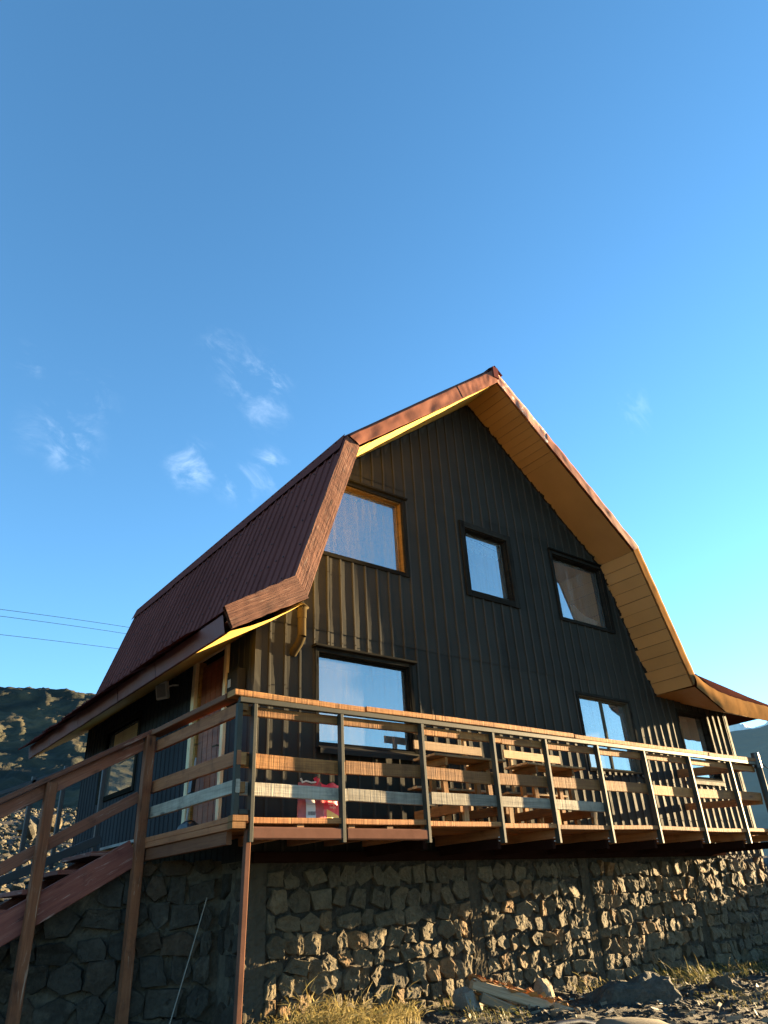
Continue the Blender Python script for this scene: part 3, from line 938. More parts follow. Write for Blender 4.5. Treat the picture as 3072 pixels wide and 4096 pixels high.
# --- lean-to roof at the right
mb = MB()
A_ = [(7.93, -.80, 3.93), (8.36, -.80, 3.75), (8.90, -.80, 3.68), (11.0, -.80, 3.60)]
D_ = [(7.98, -.74, 3.955), (9.15, -.62, 3.915), (10.2, -.52, 3.86), (11.9, -.36, 3.80)]
nrib = 9
P = []
for k in range(nrib * 4 + 1):
    t = k / (nrib * 4)
    s = k % 4
    hh = .022 if s in (1, 2) else 0
    row = []
    for j in range(13):
        u = j / 12 * 3
        i = min(int(u), 2); f = u - i
        a = Vector(A_[i]).lerp(Vector(A_[i + 1]), f); d = Vector(D_[i]).lerp(Vector(D_[i + 1]), f)
        p = a.lerp(d, t)
        row.append((p.x, p.y - hh * .5, p.z + hh))
    P.append(row)
lean = grid_mesh('lean_to_roof', np.array(P), M['roof_lean'], house, smooth=False)
P = np.array([[D_[0], D_[1], D_[2], D_[3]], [(7.9, 1.5, 4.0), (9.15, 1.5, 3.9), (10.2, 1.5, 3.84), (11.9, 1.5, 3.77)], [(7.9, YB, 3.95), (9.15, YB, 3.85), (10.2, YB, 3.8), (11.9, YB, 3.72)]])
grid_mesh('roof_sheet', P, M['roof_lean'], lean)
# soffit of the lean-to: from the wall down to the front fascia
F_ = [(7.86, -.76, 3.74), (8.62, -.76, 3.40), (9.6, -.76, 3.385), (11.0, -.76, 3.375)]
B_ = [(7.81, .02, 3.755), (8.6, .02, 3.725), (9.6, .02, 3.70), (11.0, .02, 3.85)]
grid_mesh('soffit_panel', np.array([F_, B_]), M['soffit'], lean)
# its dented sheet fascia
n = 60
P = np.zeros((n + 1, 9, 3))
FA = [(7.86, 3.73), (8.62, 3.385), (9.6, 3.372), (11.0, 3.365)]; FT = [(7.93, 3.935), (8.36, 3.765), (8.90, 3.69), (11.0, 3.612)]
def pw(pts, x):
    for (x0, z0), (x1, z1) in zip(pts, pts[1:]):
        if x <= x1: return z0 + (z1 - z0) * max(0, (x - x0)) / (x1 - x0)
    return pts[-1][1]
for i in range(n + 1):
    x = 7.86 + 3.14 * i / n
    for j in range(9):
        t = j / 8
        z = pw(FA, x) * (1 - t) + pw(FT, x) * t
        P[i, j] = (x, -.80 - .020 * math.sin(t * 3.1) + .010 * noise.noise(Vector((x * 4, t * .9, 2))) + .0035 * noise.noise(Vector((x * 13, t * 2, 5))), z + (.012 * noise.noise(Vector((x * 6, j * .5, 9))) if j in (0, 8) else 0))
grid_mesh('fascia_sheet', P, M['fascia_t'], lean)

# --- rake fascias (front)
def rake(name, sa, sb, ta, tb, mat, y=-.785, th=.035, dent=0.0, parent=roof, n=46, wob=0.0, seed=0, m=5, fine=1.0):
    """board in the gable front between the soffit line sa-sb and the roof line ta-tb"""
    P = np.zeros((n + 1, m + 4, 3))
    for i in range(n + 1):
        t = i / n
        s = lerp2(sa, sb, t); q = lerp2(ta, tb, t)
        e0 = wob * noise.noise(Vector((t * 7, seed, 0))); e1 = wob * noise.noise(Vector((t * 9, seed, 4)))
        ln = math.hypot(sb[0] - sa[0], sb[1] - sa[1])
        for j in range(m):
            f = j / (m - 1)
            dn = dent * (noise.noise(Vector((t * ln * 3.2, f * 1.2, seed))) + .45 * noise.noise(Vector((t * ln * 9 * fine, f * 2, seed + 3))))
            P[i, j] = (s[0] + (q[0] - s[0]) * f, y - dn, s[1] + (q[1] - s[1]) * f + (e0 * (1 - f) + e1 * f))
        b = P[i, m - 1]; a = P[i, 0]
        P[i, m] = (b[0], y + th, b[2] - .004)
        P[i, m + 1] = (a[0], y + th, a[2] + .004)
        P[i, m + 2] = a; P[i, m + 3] = a
    o = grid_mesh(name, P[:, :m + 3], mat, parent, smooth=dent > .007)
    # uv along the board for the grain
    me = o.data
    ul = me.uv_layers.new(name='UVMap')
    ax = Vector((sb[0] - sa[0], 0, sb[1] - sa[1])).normalized(); pv = Vector((-ax.z, 0, ax.x))
    off = rng.uniform(0, 30)
    for lp in me.loops:
        c = me.vertices[lp.vertex_index].co
        ul.data[lp.index].uv = (off + c.dot(ax), c.dot(pv) + c.y * .5)
    return o

S, T = S_PROF, T_PROF
T1b = (.015, 3.955)
rake('fascia_board', S[1], S[2], (.02, 3.98), T[2], M['w_fascia'], dent=.004, wob=.012, seed=2, parent=roof, n=60, fine=2)
rake('fascia_board', S[0], S[1], (-.80, 3.47), (.02, 3.985), M['w_fascia'], y=-.82, dent=.004, wob=.010, seed=3, th=.05)
s_mid = lerp2(S[2], S[3], .80); t_mid = lerp2(T[2], T[3], .78)
rake('fascia_sheet', (S[2][0] - .02, S[2][1] + .02), lerp2(S[2], S[3], .70), (T[2][0] + .02, T[2][1] + .005), lerp2(T[2], T[3], .69), M['fascia_m'], y=-.80, dent=.012, wob=.01, seed=4, m=9)
rake('fascia_sheet', lerp2(S[2], S[3], .695), S[3], lerp2(T[2], T[3], .685), (3.90, 8.70), M['fascia_m'], y=-.806, dent=.012, wob=.01, seed=5, m=9)
rake('fascia_board', S[3], lerp2(S[3], S[4], .36), (3.97, 8.68), lerp2(T[3], T[4], .36), M['fascia_w'], y=-.795, dent=.012, wob=.012, seed=6)
rake('fascia_sheet', lerp2(S[3], S[4], .355), S[4], lerp2(T[3], T[4], .355), T[4], M['fascia_m'], y=-.802, dent=.012, wob=.016, seed=7, m=9)
rake('fascia_board', S[4], S[5], T[4], T[5], M['fascia_t'], y=-.79, dent=.008, wob=.014, seed=8)
MB().box((3.86, -.825, 8.52), (3.98, -.79, 8.74)).build('apex_block', M['roof'], roof)

# --- eave fascia along the left side
ye = [OV + .06, 1.05, 2.3, 3.9, 5.3, YB]
for a, b in zip(ye, ye[1:]):
    n = 14
    P = np.zeros((n + 1, 4, 3))
    sd = rng.uniform(0, 50)
    for i in range(n + 1):
        y = a + (b - a) * i / n - (.015 if i == n else 0)
        e = .016 * noise.noise(Vector((y * 2.5, sd, 0)))
        for j, (x, z) in enumerate(((-.70, 3.235), (-.735, 3.232), (-.765, 3.415), (-.73, 3.42))):
            P[i, j] = (x + e * .5, y, z + (e if j < 2 else e * .3))
    grid_mesh('eave_board', P, M['fascia_e'], roof, smooth=False)

# --- soffits
def soffit_strip(pa, pb, y0, y1, nb, mat, gap=.006, name='soffit_board', yj=.006):
    for k in range(nb):
        a = lerp2(pa, pb, k / nb); b = lerp2(pa, pb, (k + 1) / nb)
        L = math.hypot(b[0] - a[0], b[1] - a[1]); d = ((b[0] - a[0]) / L, (b[1] - a[1]) / L)
        nx, nz = -d[1], d[0]
        if nz > 0: nx, nz = -nx, -nz
        g = gap * rng.uniform(.6, 1.5) if nb > 1 else 0
        j0, j1 = rng.uniform(-.003, .004), rng.uniform(-.003, .004)
        mb = MB()
        q = [(a[0] + d[0] * g + nx * j0, a[1] + d[1] * g + nz * j0), (b[0] + nx * j1, b[1] + nz * j1)]
        th = .018
        mb.quad([(q[0][0], y0, q[0][1]), (q[1][0], y0, q[1][1]), (q[1][0], y1, q[1][1]), (q[0][0], y1, q[0][1])])
        for e in (0, 1):
            mb.quad([(q[e][0], y0, q[e][1]), (q[e][0], y1, q[e][1]), (q[e][0] - nx * th, y1, q[e][1] - nz * th), (q[e][0] - nx * th, y0, q[e][1] - nz * th)])
        mb.build(name, mat, roof)
YF = -.755
soffit_strip(S[3], lerp2(S[3], S[4], .43), YF, .02, 12, M['soffit'])
n = 22
P = np.zeros((n + 1, 9, 3))
for i in range(n + 1):
    t = .43 + .57 * i / n
    s = lerp2(S[3], S[4], t)
    for j in range(9):
        f = j / 8
        dn = .014 * noise.noise(Vector((t * 5, f * 1.6, 3))) * math.sin(f * 3.14)
        P[i, j] = (s[0] + dn * .6, YF + (.02 - YF) * f, s[1] + dn * .8 - .004)
grid_mesh('soffit_panel', P, M['soffit'], roof)
soffit_strip(S[4], S[5], YF, .02, 12, M['soffit'])
soffit_strip(S[2], S[3], YF, .02, 14, M['soffit_lit'], gap=.003)
soffit_strip(S[1], S[2], YF, .02, 10, M['soffit_lit'], gap=.003)
# flare soffit on the left, front end sagging
n = 30
P = np.zeros((n + 1, 5, 3))
for i in range(n + 1):
    y = YF - .02 + (YB - YF) * (i / n) ** 1.5
    sag = .05 * max(0, 1 - (y - YF) / .9)
    for j in range(5):
        f = j / 4
        P[i, j] = (-.70 + .86 * f, y, 3.238 + .50 * f - sag * math.sin(f * 2.6) - .008 * noise.noise(Vector((y * 3, f * 2, 1))))
grid_mesh('soffit_panel', P, M['soffit_lit'], roof)
# dark sheathing between soffit and roof sheets so that no light leaks through
for a, b in ((0, 1), (1, 2), (2, 3), (3, 4), (4, 5)):
    o_ = .05
    pa, pb = lerp2(S[a], T[a], .45), lerp2(S[b], T[b], .45)
    mb = MB(); mb.quad([(pa[0], YF + .01, pa[1]), (pb[0], YF + .01, pb[1]), (pb[0], YB - .02, pb[1]), (pa[0], YB - .02, pa[1])])
    mb.build('sheathing', M['roof_u'], roof)
for a, b in ((2, 3), (1, 2), (0, 1)):   # back gable fascia
    MB().quad([(S[a][0], YB, S[a][1]), (S[b][0], YB, S[b][1]), (T[b][0], YB, T[b][1]), (T[a][0], YB, T[a][1])])
# ragged black paint line where wall meets soffit
mb = MB()
for a, b, n in ((2, 3, 70), (3, 4, 70), (4, 5, 45)):
    for k in range(n):
        s0, s1 = lerp2(S[a], S[b], k / n), lerp2(S[a], S[b], (k + 1) / n)
        d0 = .014 + .085 * max(0, noise.noise(Vector((k * .45, a * 9, 0)))) + .035 * rng.random() ** 4
        d1 = .014 + .085 * max(0, noise.noise(Vector(((k + 1) * .45, a * 9, 0))))
        z = -.006
        mb.quad([(s0[0], -.0, s0[1] + z), (s1[0], -.0, s1[1] + z), (s1[0], -.03 - d1, s1[1] + z), (s0[0], -.03 - d0, s0[1] + z)])
tag(mb.build('paint_edge', M['w_black'], roof), kind='stuff')

# ------------------------------------------------------------------ stone foundation
def stone_wall(parent, org, du, nrm, length, zb, zt, skip, course, wrange, depth, mats, seed, name='stone', maxobj=300, stuffname='small_stone', top=None):
    rr = random.Random(seed)
    du, nrm, org = Vector(du).normalized(), Vector(nrm).normalized(), Vector(org)
    stones = []
    z = zb; row = 0
    while z < zt - .03:
        ch = rr.uniform(course * .82, course * 1.2)
        if z + ch > zt: ch = zt - z
        u = rr.uniform(-.1, 0)
        while u < length:
            w_ = rr.uniform(*wrange) * (1 if rr.random() > .15 else .6)
            a, b = max(u, 0), min(u + w_, length)
            for (s0, s1) in skip:
                if a < s1 and b > s0:
                    if a < s0 and s0 - a > .07: b = s0
                    elif b > s1 and b - s1 > .07: a = s1
                    else: a = b
            if b - a > .07:
                stones.append((a, b, z, z + ch, row))
            u += w_
        z += ch; row += 1
    meshes = []
    if top: stones = [t for t in stones if t[3] - .05 < top((t[0] + t[1]) / 2)]
    for (a, b, z0, z1, row) in stones:
        cu, cz = (a + b) / 2, (z0 + z1) / 2
        hw, hh = (b - a) / 2 * rr.uniform(.96, 1.10), (z1 - z0) / 2 * rr.uniform(.94, 1.14)
        cz += rr.uniform(-.2, .2) * hh + .035 * noise.noise(Vector((cu * .9, row * 3.7, seed)))
        nc = rr.choice((4, 4, 5, 5, 6, 6))
        cor = []
        t0 = math.pi / nc + rr.uniform(-.35, .35)
        for k in range(nc):
            t = t0 + 2 * math.pi * (k + rr.uniform(-.2, .2)) / nc
            c, s = math.cos(t), math.sin(t)
            r = 1 / max(abs(c), abs(s)) if rr.random() < .85 else rr.uniform(.95, 1.2)
            r = min(r, 1.36) * rr.uniform(.92, 1.02)
            cor.append((c * r * hw, s * r * hh))
        nseg = 16
        per = []
        for k in range(nc):
            q0, q1 = cor[k], cor[(k + 1) % nc]
            per.append(math.hypot(q1[0] - q0[0], q1[1] - q0[1]))
        tot = sum(per); cnt = [max(1, round(nseg * p_ / tot)) for p_ in per]
        while sum(cnt) > nseg: cnt[cnt.index(max(cnt))] -= 1
        while sum(cnt) < nseg: cnt[per.index(max(per))] += 1
        ring = []
        for k in range(nc):
            q0, q1 = cor[k], cor[(k + 1) % nc]
            for m_ in range(cnt[k]):
                f_ = m_ / cnt[k]
                jj = 0 if m_ == 0 else 1
                ring.append((q0[0] + (q1[0] - q0[0]) * f_ + jj * rr.uniform(-.05, .05) * hw, q0[1] + (q1[1] - q0[1]) * f_ + jj * rr.uniform(-.05, .05) * hh))
        dp = rr.uniform(*depth)
        tx, tz = rr.gauss(.03, .12), rr.gauss(0, .12)
        crease = rr.uniform(-.5, .5) * hw; ca = rr.gauss(0, .36)
        crease2 = rr.uniform(-.5, .5) * hh; ca2 = rr.gauss(0, .45)
        V, F = [], []
        for li, (sc, dd) in enumerate(((1.03, -.03), (1.0, .76), (.95, .97), (.75, 1.0), (.5, 1.0), (.25, 1.0))):
            for (x, y) in ring:
                j = 1 + rr.uniform(-.05, .05)
                px, pz = x * sc * j, y * sc * j
                h = dp * dd
                if li >= 1:
                    h += (tx * px + tz * pz) * min(1, dd) + ca * max(0, px - crease) * .6
                    h += ca2 * max(0, pz - crease2) * .6 + rr.uniform(-.002, .002) + .009 * noise.noise(Vector(((cu + px) * 16, (cz + pz) * 16, seed))) + .007 * noise.noise(Vector(((cu + px) * 40, (cz + pz) * 34, seed + 2)))
                p = org + du * (cu + px) + Vector((0, 0, cz + pz)) + nrm * h
                V.append(tuple(p))
        for li in range(5):
            for k in range(nseg):
                k2 = (k + 1) % nseg
                F.append((li * nseg + k, li * nseg + k2, (li + 1) * nseg + k2, (li + 1) * nseg + k))
        V.append(tuple(org + du * cu + Vector((0, 0, cz)) + nrm * (dp * 1.05 + rr.uniform(-.008, .008))))
        for k in range(nseg):
            F.append((5 * nseg + k, 5 * nseg + (k + 1) % nseg, 6 * nseg))
        if du.cross(Vector((0, 0, 1))).dot(nrm) < 0:
            F = [tuple(reversed(f)) for f in F]
        cen = org + du * cu + Vector((0, 0, cz))
        size = (b - a) * (z1 - z0) / max((cen - CAM).length, 1) ** 2
        meshes.append((size, V, F))
    meshes.sort(key=lambda t: -t[0])
    for (_, V, F) in meshes[:maxobj]:
        me = bpy.data.meshes.new(name); me.from_pydata(V, [], F); me.materials.append(mats[0]); me.update()
        link(bpy.data.objects.new(name, me), parent)
    rest = meshes[maxobj:]
    if rest:
        V, F, A = [], [], []
        for (_, v, f) in rest:
            b = len(V); V += v; F += [tuple(i + b for i in q) for q in f]; A += [rr.random()] * len(v)
        me = bpy.data.meshes.new(stuffname); me.from_pydata(V, [], F); me.materials.append(mats[1])
        at = me.attributes.new('rnd', 'FLOAT', 'POINT'); at.data.foreach_set('value', A); me.update()
        tag(link(bpy.data.objects.new(stuffname, me), parent), kind='stuff')

def rough_sheet(name, org, du, nrm, length, z0, z1, step, amp, mat, parent, fine=.5, top=None):
    du, nrm, org = Vector(du).normalized(), Vector(nrm).normalized(), Vector(org)
    nu, nv = int(length / step) + 1, int((z1 - z0) / step) + 1
    P = np.zeros((nu, nv, 3))
    for i in range(nu):
        u = length * i / (nu - 1)
        for j in range(nv):
            z = z0 + (z1 - z0) * j / (nv - 1)
            if top: z = z0 + (min(z1, top(u)) - z0) * j / (nv - 1)
            h = amp * (noise.noise(Vector((u * 7, z * 7, 2))) + fine * noise.noise(Vector((u * 27, z * 27, 6))))
            P[i, j] = org + du * u + nrm * h + Vector((0, 0, z))
    if du.cross(Vector((0, 0, 1))).dot(nrm) < 0: P = P[::-1]
    return grid_mesh(name, P, mat, parent, smooth=False)

ZB = -.45
found = rough_sheet('foundation', (0, 0, 0), (1, 0, 0), (0, -1, 0), W + .03, ZB, 1.25, .026, .026, M['mortar'], house, .9)
COLS = [(-.01, .20), (2.90, 3.08), (5.00, 5.18), (7.62, 7.80)]
stone_wall(found, (0, .004, 0), (1, 0, 0), (0, -1, 0), W - .05, ZB, 1.16, COLS, .180, (.13, .27), (.028, .058), (M['stone'], M['stone_v']), 3, maxobj=296)
for (a, b) in COLS:
    rough_sheet('concrete_column', (a, -.018, 0), (1, 0, 0), (0, -1, 0), b - a, ZB, 1.22, .022, .012, M['concrete'], found, 1.2)
# left return of the foundation
mb = MB()
ret = rough_sheet('side_foundation', (0, 0, 0), (0, 1, 0), (-1, 0, 0), YW, ZB, 1.25, .05, .012, M['mortar_l'], house, .8)
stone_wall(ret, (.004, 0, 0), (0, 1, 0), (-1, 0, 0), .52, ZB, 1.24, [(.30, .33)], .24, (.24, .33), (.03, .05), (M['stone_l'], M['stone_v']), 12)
mb = MB(); mb.box((0.02, .02, 1.22), (W - .02, YW, 1.26)); mb.build('plinth_slab', M['concrete'], house)

# low retaining wall running left under the stair
RDIR = Vector((-1, .42, 0)).normalized()
rw = empty('retaining_wall', (-.02, .56, -.3), 'dark dry stone retaining wall in the shade under the wooden stair', 'wall')
rn = Vector((0, 0, 1)).cross(RDIR).normalized()
if rn.y > 0: rn = -rn
SL = (0.881 - 1.503) / (-1.995 + .857)      # rise of the stair per metre of x
def rtop(u):
    x = RDIR.x * u
    return min(1.27, 1.503 + (x + .857) * SL - .20)
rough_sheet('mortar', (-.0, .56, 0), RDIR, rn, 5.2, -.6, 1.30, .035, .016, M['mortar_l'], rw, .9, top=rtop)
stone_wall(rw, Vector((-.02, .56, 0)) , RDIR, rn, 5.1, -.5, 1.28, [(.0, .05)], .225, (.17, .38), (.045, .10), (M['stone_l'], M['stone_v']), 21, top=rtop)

# ------------------------------------------------------------------ DECK
DY, DX0, DX1 = -1.185, -.77, 8.75
deck = empty('deck', (0, -1.1, 1.3), 'narrow brown timber deck with steel railing along the front of the house', 'deck')
PX = [-.607, .335, 1.359, 2.416, 3.311, 4.308, 5.319, 6.416, 7.548]
# planks along x, three lengths per row
y = DY + .02
k = 0
while y < -.04:
    wd = .118
    if k == 0:
        edges = [DX0 + .02, .33, 1.345, 2.42, 3.30, 4.30, 5.31, 6.42, 7.55, DX1]
    else:
        edges = [DX0 + .02, 2.42 - (k % 2) * 1.0, 5.31 + (k % 3) * 1.05, DX1]
    for a, b in zip(edges, edges[1:]):
        zz = 1.478 + rng.uniform(-.006, .004)
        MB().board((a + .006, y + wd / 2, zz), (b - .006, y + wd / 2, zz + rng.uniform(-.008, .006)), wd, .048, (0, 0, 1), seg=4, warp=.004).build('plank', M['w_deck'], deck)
    y += wd + .012; k += 1
# planks of the side part, along y
x = DX0 + .03
while x < -.06:
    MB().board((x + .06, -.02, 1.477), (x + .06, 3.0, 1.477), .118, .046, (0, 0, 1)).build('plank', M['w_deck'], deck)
    x += .13
# joists and dark steel beams under each post
for i, px in enumerate(PX[2:] + [8.6]):
    MB().board((px + .03, DY + .045, 1.405), (px + .03, -.03, 1.405), .045, .095, (0, 0, 1)).build('joist', M['w_joist'], deck)
    MB().board((px + .055, DY + .16, 1.302), (px + .055, -.03, 1.302), .05, .10, (0, 0, 1)).build('beam', M['beam_dark'], deck)
for px in (-.1, .45, .9):
    MB().board((px, DY + .05, 1.405), (px, -.03, 1.405), .07, .088, (0, 0, 1)).build('joist', M['w_joist'], deck)
MB().board((.02, -.05, 1.26), (DX1, -.02 - .03, 1.26), .05, .10, (0, 0, 1)).build('ledger', M['beam_dark'], deck)
# red channel under the first two bays
MB().board((-.585, DY + .028, 1.372), (.315, DY + .028, 1.372), .05, .098, (0, 0, 1), cham=.012).build('channel_beam', M['steel_red'], deck)
MB().board((.375, DY + .028, 1.372), (1.335, DY + .028, 1.372), .05, .098, (0, 0, 1), cham=.012).build('channel_beam', M['steel_red'], deck)
# left edge boards
MB().board((DX0, DY + .08, 1.478), (DX0, .86, 1.478), .04, .046, (0, 0, 1), seg=4, warp=.002).build('edge_board', M['w_edge'], deck)
MB().board((DX0 + .004, DY + .06, 1.427), (DX0 + .004, .86, 1.427), .045, .052, (0, 0, 1), seg=4, warp=.002).build('edge_board', M['w_edge'], deck)
MB().board((DX0 + .03, DY + .14, 1.345), (DX0 + .03, .86, 1.345), .05, .105, (0, 0, 1)).build('edge_joist', M['w_edge'], deck)
MB().board((DX0 - .02, DY + .035, 1.482), (DX0 + .12, DY + .035, 1.482), .09, .048, (0, 0, 1)).build('end_block', M['w_tleg'], deck)
MB().board((DX0 - .02, DY + .035, 1.428), (DX0 + .10, DY + .035, 1.428), .09, .052, (0, 0, 1)).build('end_block', M['w_tleg'], deck)
MB().board((-.645, DY + .06, -.3), (-.612, DY + .06, 1.40), .05, .05, (0, 1, 0), cham=.006).build('support_post', M['steel_red'], deck)
# railing: steel top tube is the part, the rest hangs on it
TZ = 2.468
rail = MB().board((DX0 + .01, DY + .027, TZ), (8.40, DY + .027, TZ), .05, .05, (0, 0, 1), cham=.005).build('railing', M['steel'], deck)
for i, px in enumerate(PX):
    MB().board((px - .0, DY + .032, 1.302), (px, DY + .032, TZ - .026), .064, .036, (1, 0, 0), cham=.003).build('railing_post', M['steel'], rail)
MB().board((DX0 + .025, DY + .05, 1.425), (DX0 + .025, DY + .05, TZ - .026), .05, .05, (1, 0, 0), cham=.004).build('railing_post', M['steel'], rail)
MB().board((DX0 + .052, DY + .04, 1.535), (PX[0] - .026, DY + .04, 1.535), .04, .04, (0, 0, 1)).build('railing_bar', M['steel'], rail)
# wooden caps (three lengths with mitred, lifted joints)
caps = [(DX0 - .05, .61, 0), (.64, 3.86, .004), (3.88, 7.00, -.004), (6.98, 8.44, -.008)]
for a, b, dz in caps:
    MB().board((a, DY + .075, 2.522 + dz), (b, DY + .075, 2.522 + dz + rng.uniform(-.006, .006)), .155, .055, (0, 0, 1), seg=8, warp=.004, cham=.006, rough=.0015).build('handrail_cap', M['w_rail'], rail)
MB().board((DX0 - .0, DY + .16, 2.520), (DX0 + .0, .80, 2.530), .13, .052, (0, 0, 1), seg=6, warp=.003, cham=.006).build('handrail_cap', M['w_edge'], rail)
# boards behind the posts
YBRD = DY + .082
def boards(z, h, mat, cuts, th=.036, dy=0):
    for a, b in cuts:
        dz = rng.uniform(-.008, .008)
        MB().board((a, YBRD + dy, z + dz), (b, YBRD + dy, z + dz + rng.uniform(-.01, .01)), th, h, (0, 0, 1), seg=6, warp=.004, cham=.005, rough=.001).build('rail_board', mat, rail)
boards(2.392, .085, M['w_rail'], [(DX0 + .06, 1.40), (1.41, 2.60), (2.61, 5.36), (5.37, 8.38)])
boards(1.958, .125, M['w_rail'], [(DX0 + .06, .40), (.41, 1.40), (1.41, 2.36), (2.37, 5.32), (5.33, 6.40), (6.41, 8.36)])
boards(1.722, .112, M['w_grey'], [(DX0 + .06, .42), (.43, 1.52), (2.46, 4.30)])
boards(1.726, .118, M['w_grey'], [(1.46, 2.44)], dy=-.012)
# boards on the left side of the deck
XB = DX0 + .03
for (z, h, mat) in ((2.392, .115, M['w_edge']), (1.975, .12, M['w_edge']), (1.735, .11, M['w_grey'])):
    MB().board((XB, DY + .03 if z > 2.3 else DY + .02, z), (XB, .80, z + .01), .04, h, (0, 0, 1), seg=5, warp=.004, cham=.005).build('rail_board', mat, rail)
for z, h in ((2.41, .07), (1.965, .12), (1.73, .10)):
    MB().board((DX0 + .045, DY + .05, z), (DX0 + .10, DY + .05, z), .05, h * .9, (0, 0, 1)).build('board_end', M['w_tleg'], rail)
# right end of the railing
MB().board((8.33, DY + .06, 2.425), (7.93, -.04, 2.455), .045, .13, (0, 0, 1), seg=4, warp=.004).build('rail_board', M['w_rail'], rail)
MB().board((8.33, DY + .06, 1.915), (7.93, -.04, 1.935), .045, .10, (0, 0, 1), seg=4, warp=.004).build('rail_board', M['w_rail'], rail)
ep = MB().tube([(8.43, DY + .02, 1.25), (8.43, DY + .02, 2.42)], .052, 12).build('end_post', M['steel'], rail, smooth=True)
MB().tube([(8.43, DY + .02, 2.40), (8.43, DY + .02, 2.60), (8.43, DY + .02, 2.63)], .062, 12).build('post_cap', M['black_pl'], ep, smooth=False)
mb = MB(); mb.tube([(8.49, DY + .0, 2.52), (8.58, DY - .02, 2.42), (8.75, DY - .04, 2.36), (9.0, DY - .05, 2.38)], .008, 6); mb.build('cable', M['black_pl'], ep)
# bolts
mb = MB()
for px in PX[3:]:
    for z in (1.36, 1.325):
        mb.tube([(px - .02, DY + .07, z), (px - .035, DY + .07, z)], .007, 6)
tag(mb.build('bolt', M['white_pl'], rail), kind='stuff')

# ------------------------------------------------------------------ STAIR
stair = empty('staircase', (-1.3, 1.2, .0), 'weathered red brown wooden staircase descending left from the deck', 'staircase')
SL = (0.881 - 1.503) / (-1.995 + .857)      # rise per metre of x
def sz(x, z0): return z0 + (x + .857) * SL
xa, xb = -.86, -3.6
str_ = MB().board((xa, .80, sz(xa, 1.372)), (xb, .80, sz(xb, 1.372)), .05, .245, (0, 0, 1), seg=8, warp=.004, cham=.006).build('stringer', M['w_string'], stair)
MB().board((-.95, 1.72, sz(-.95, 1.36)), (xb, 1.72, sz(xb, 1.36)), .05, .245, (0, 0, 1), seg=4, cham=.006).build('stringer', M['w_string'], stair)
for k in range(14):
    zt = 1.50 - .155 * (k + 1) * 1.0
    xt = -.857 + (zt - 1.503) / SL
    if zt < -.45: break
    MB().board((xt + .0, .79 - .0, zt + .02), (xt + .0, 1.73, zt + .02), .27, .04, (0, 0, 1)).build('tread', M['w_string'], stair)
    MB().box((xt + .125, .82, zt - .12), (xt + .14, 1.70, zt + .0)).build('riser', M['w_string'], stair)
for px, zt in ((-.825, 2.50), (-1.757, 1.985), (-2.69, 1.47)):
    MB().board((px, .755, -.5), (px, .755, zt), .095, .095, (1, 0, 0), cham=.006, seg=3, warp=.003).build('post', M['w_post'], stair)
def srail(z0, h, y, mat, w_=.045, x0=-.86, x1=-3.4, nm='stair_rail_board'):
    MB().board((x0, y, sz(x0, z0)), (x1, y, sz(x1, z0)), w_, h, (0, 0, 1), seg=6, warp=.004, cham=.005).build(nm, mat, stair)
srail(2.53, .05, .80, M['w_stair'], .14, -.80, nm='handrail')
srail(2.43, .12, .826, M['w_stair'], .04)
srail(1.90, .105, .826, M['w_stair'], .04)
# dark steel railing on the far side
fy = 1.98
met = MB().board((-.83, fy, 1.60), (-3.3, fy, 1.60 + (-3.3 + .83) * .42), .05, .09, (0, 0, 1)).build('steel_railing', M['steel_dark'], stair)
for px, z0 in ((-.885, 1.45), (-1.318, 1.30), (-1.642, 1.17), (-2.1, .98)):
    MB().board((px, fy, z0), (px, fy, z0 + 1.06), .045, .045, (1, 0, 0)).build('railing_post', M['steel_dark'], met)
MB().board((-.86, fy, 2.50), (-3.3, fy, 2.50 + (-3.3 + .86) * .42), .045, .045, (0, 0, 1)).build('railing_bar', M['steel_dark'], met)
MB().box((-.80, 1.0, 1.485), (-.5, 2.05, 1.512)).build('landing_plate', M['grey_paint'], stair)

# ------------------------------------------------------------------ PICNIC TABLES
def picnic_table(name, label, loc):
    root = empty(name, (0, 0, 0), label, 'picnic table', 'picnic tables on the deck')
    L = 1.14
    def bd(nm, p0, p1, w_, h, mat, up_=(0, 0, 1)):
        return MB().board(p0, p1, w_, h, up_, seg=4, warp=.003, cham=.004).build(nm, mat, root)
    for y in (-.355, -.455, -.555, -.655):        # table top planks
        bd('table_plank', (0, y - .045, .745), (L, y - .045, .745), .095, .026, M['w_table'])
    for y in (-.80, -.90):                        # front seat
        bd('seat_plank', (.12, y + .04, .25), (L + .14, y + .04, .25), .09, .026, M['w_table'])
    for y in (-.20, -.29):                        # rear seat
        bd('seat_plank', (.05, y, .45), (L + .05, y, .45), .085, .026, M['w_table'])
    bd('backrest_board', (.13, -.245, 1.115), (L + .10, -.245, 1.11), .024, .088, M['w_table'])
    bd('backrest_board', (.12, -.245, .945), (L + .10, -.245, .938), .024, .105, M['w_table'])
    for x in (.23, .94):
        bd('leg', (x, -.62, 0), (x, -.60, .73), .075, .045, M['w_tleg'], (0, 1, 0))
        bd('leg', (x, -.40, 0), (x, -.42, .73), .075, .045, M['w_tleg'], (0, 1, 0))
        bd('leg', (x + .04, -.86, 0), (x + .04, -.86, .235), .07, .045, M['w_table'], (0, 1, 0))
        bd('backrest_post', (x + .04, -.22, 0), (x + .04, -.215, 1.15), .045, .05, M['w_table'], (0, 1, 0))
        bd('seat_support', (x - .045, -.90, .17), (x - .045, -.12, .17), .04, .10, M['w_tleg'])
        bd('table_support', (x - .045, -.72, .685), (x - .045, -.32, .685), .04, .085, M['w_tleg'])
    return root
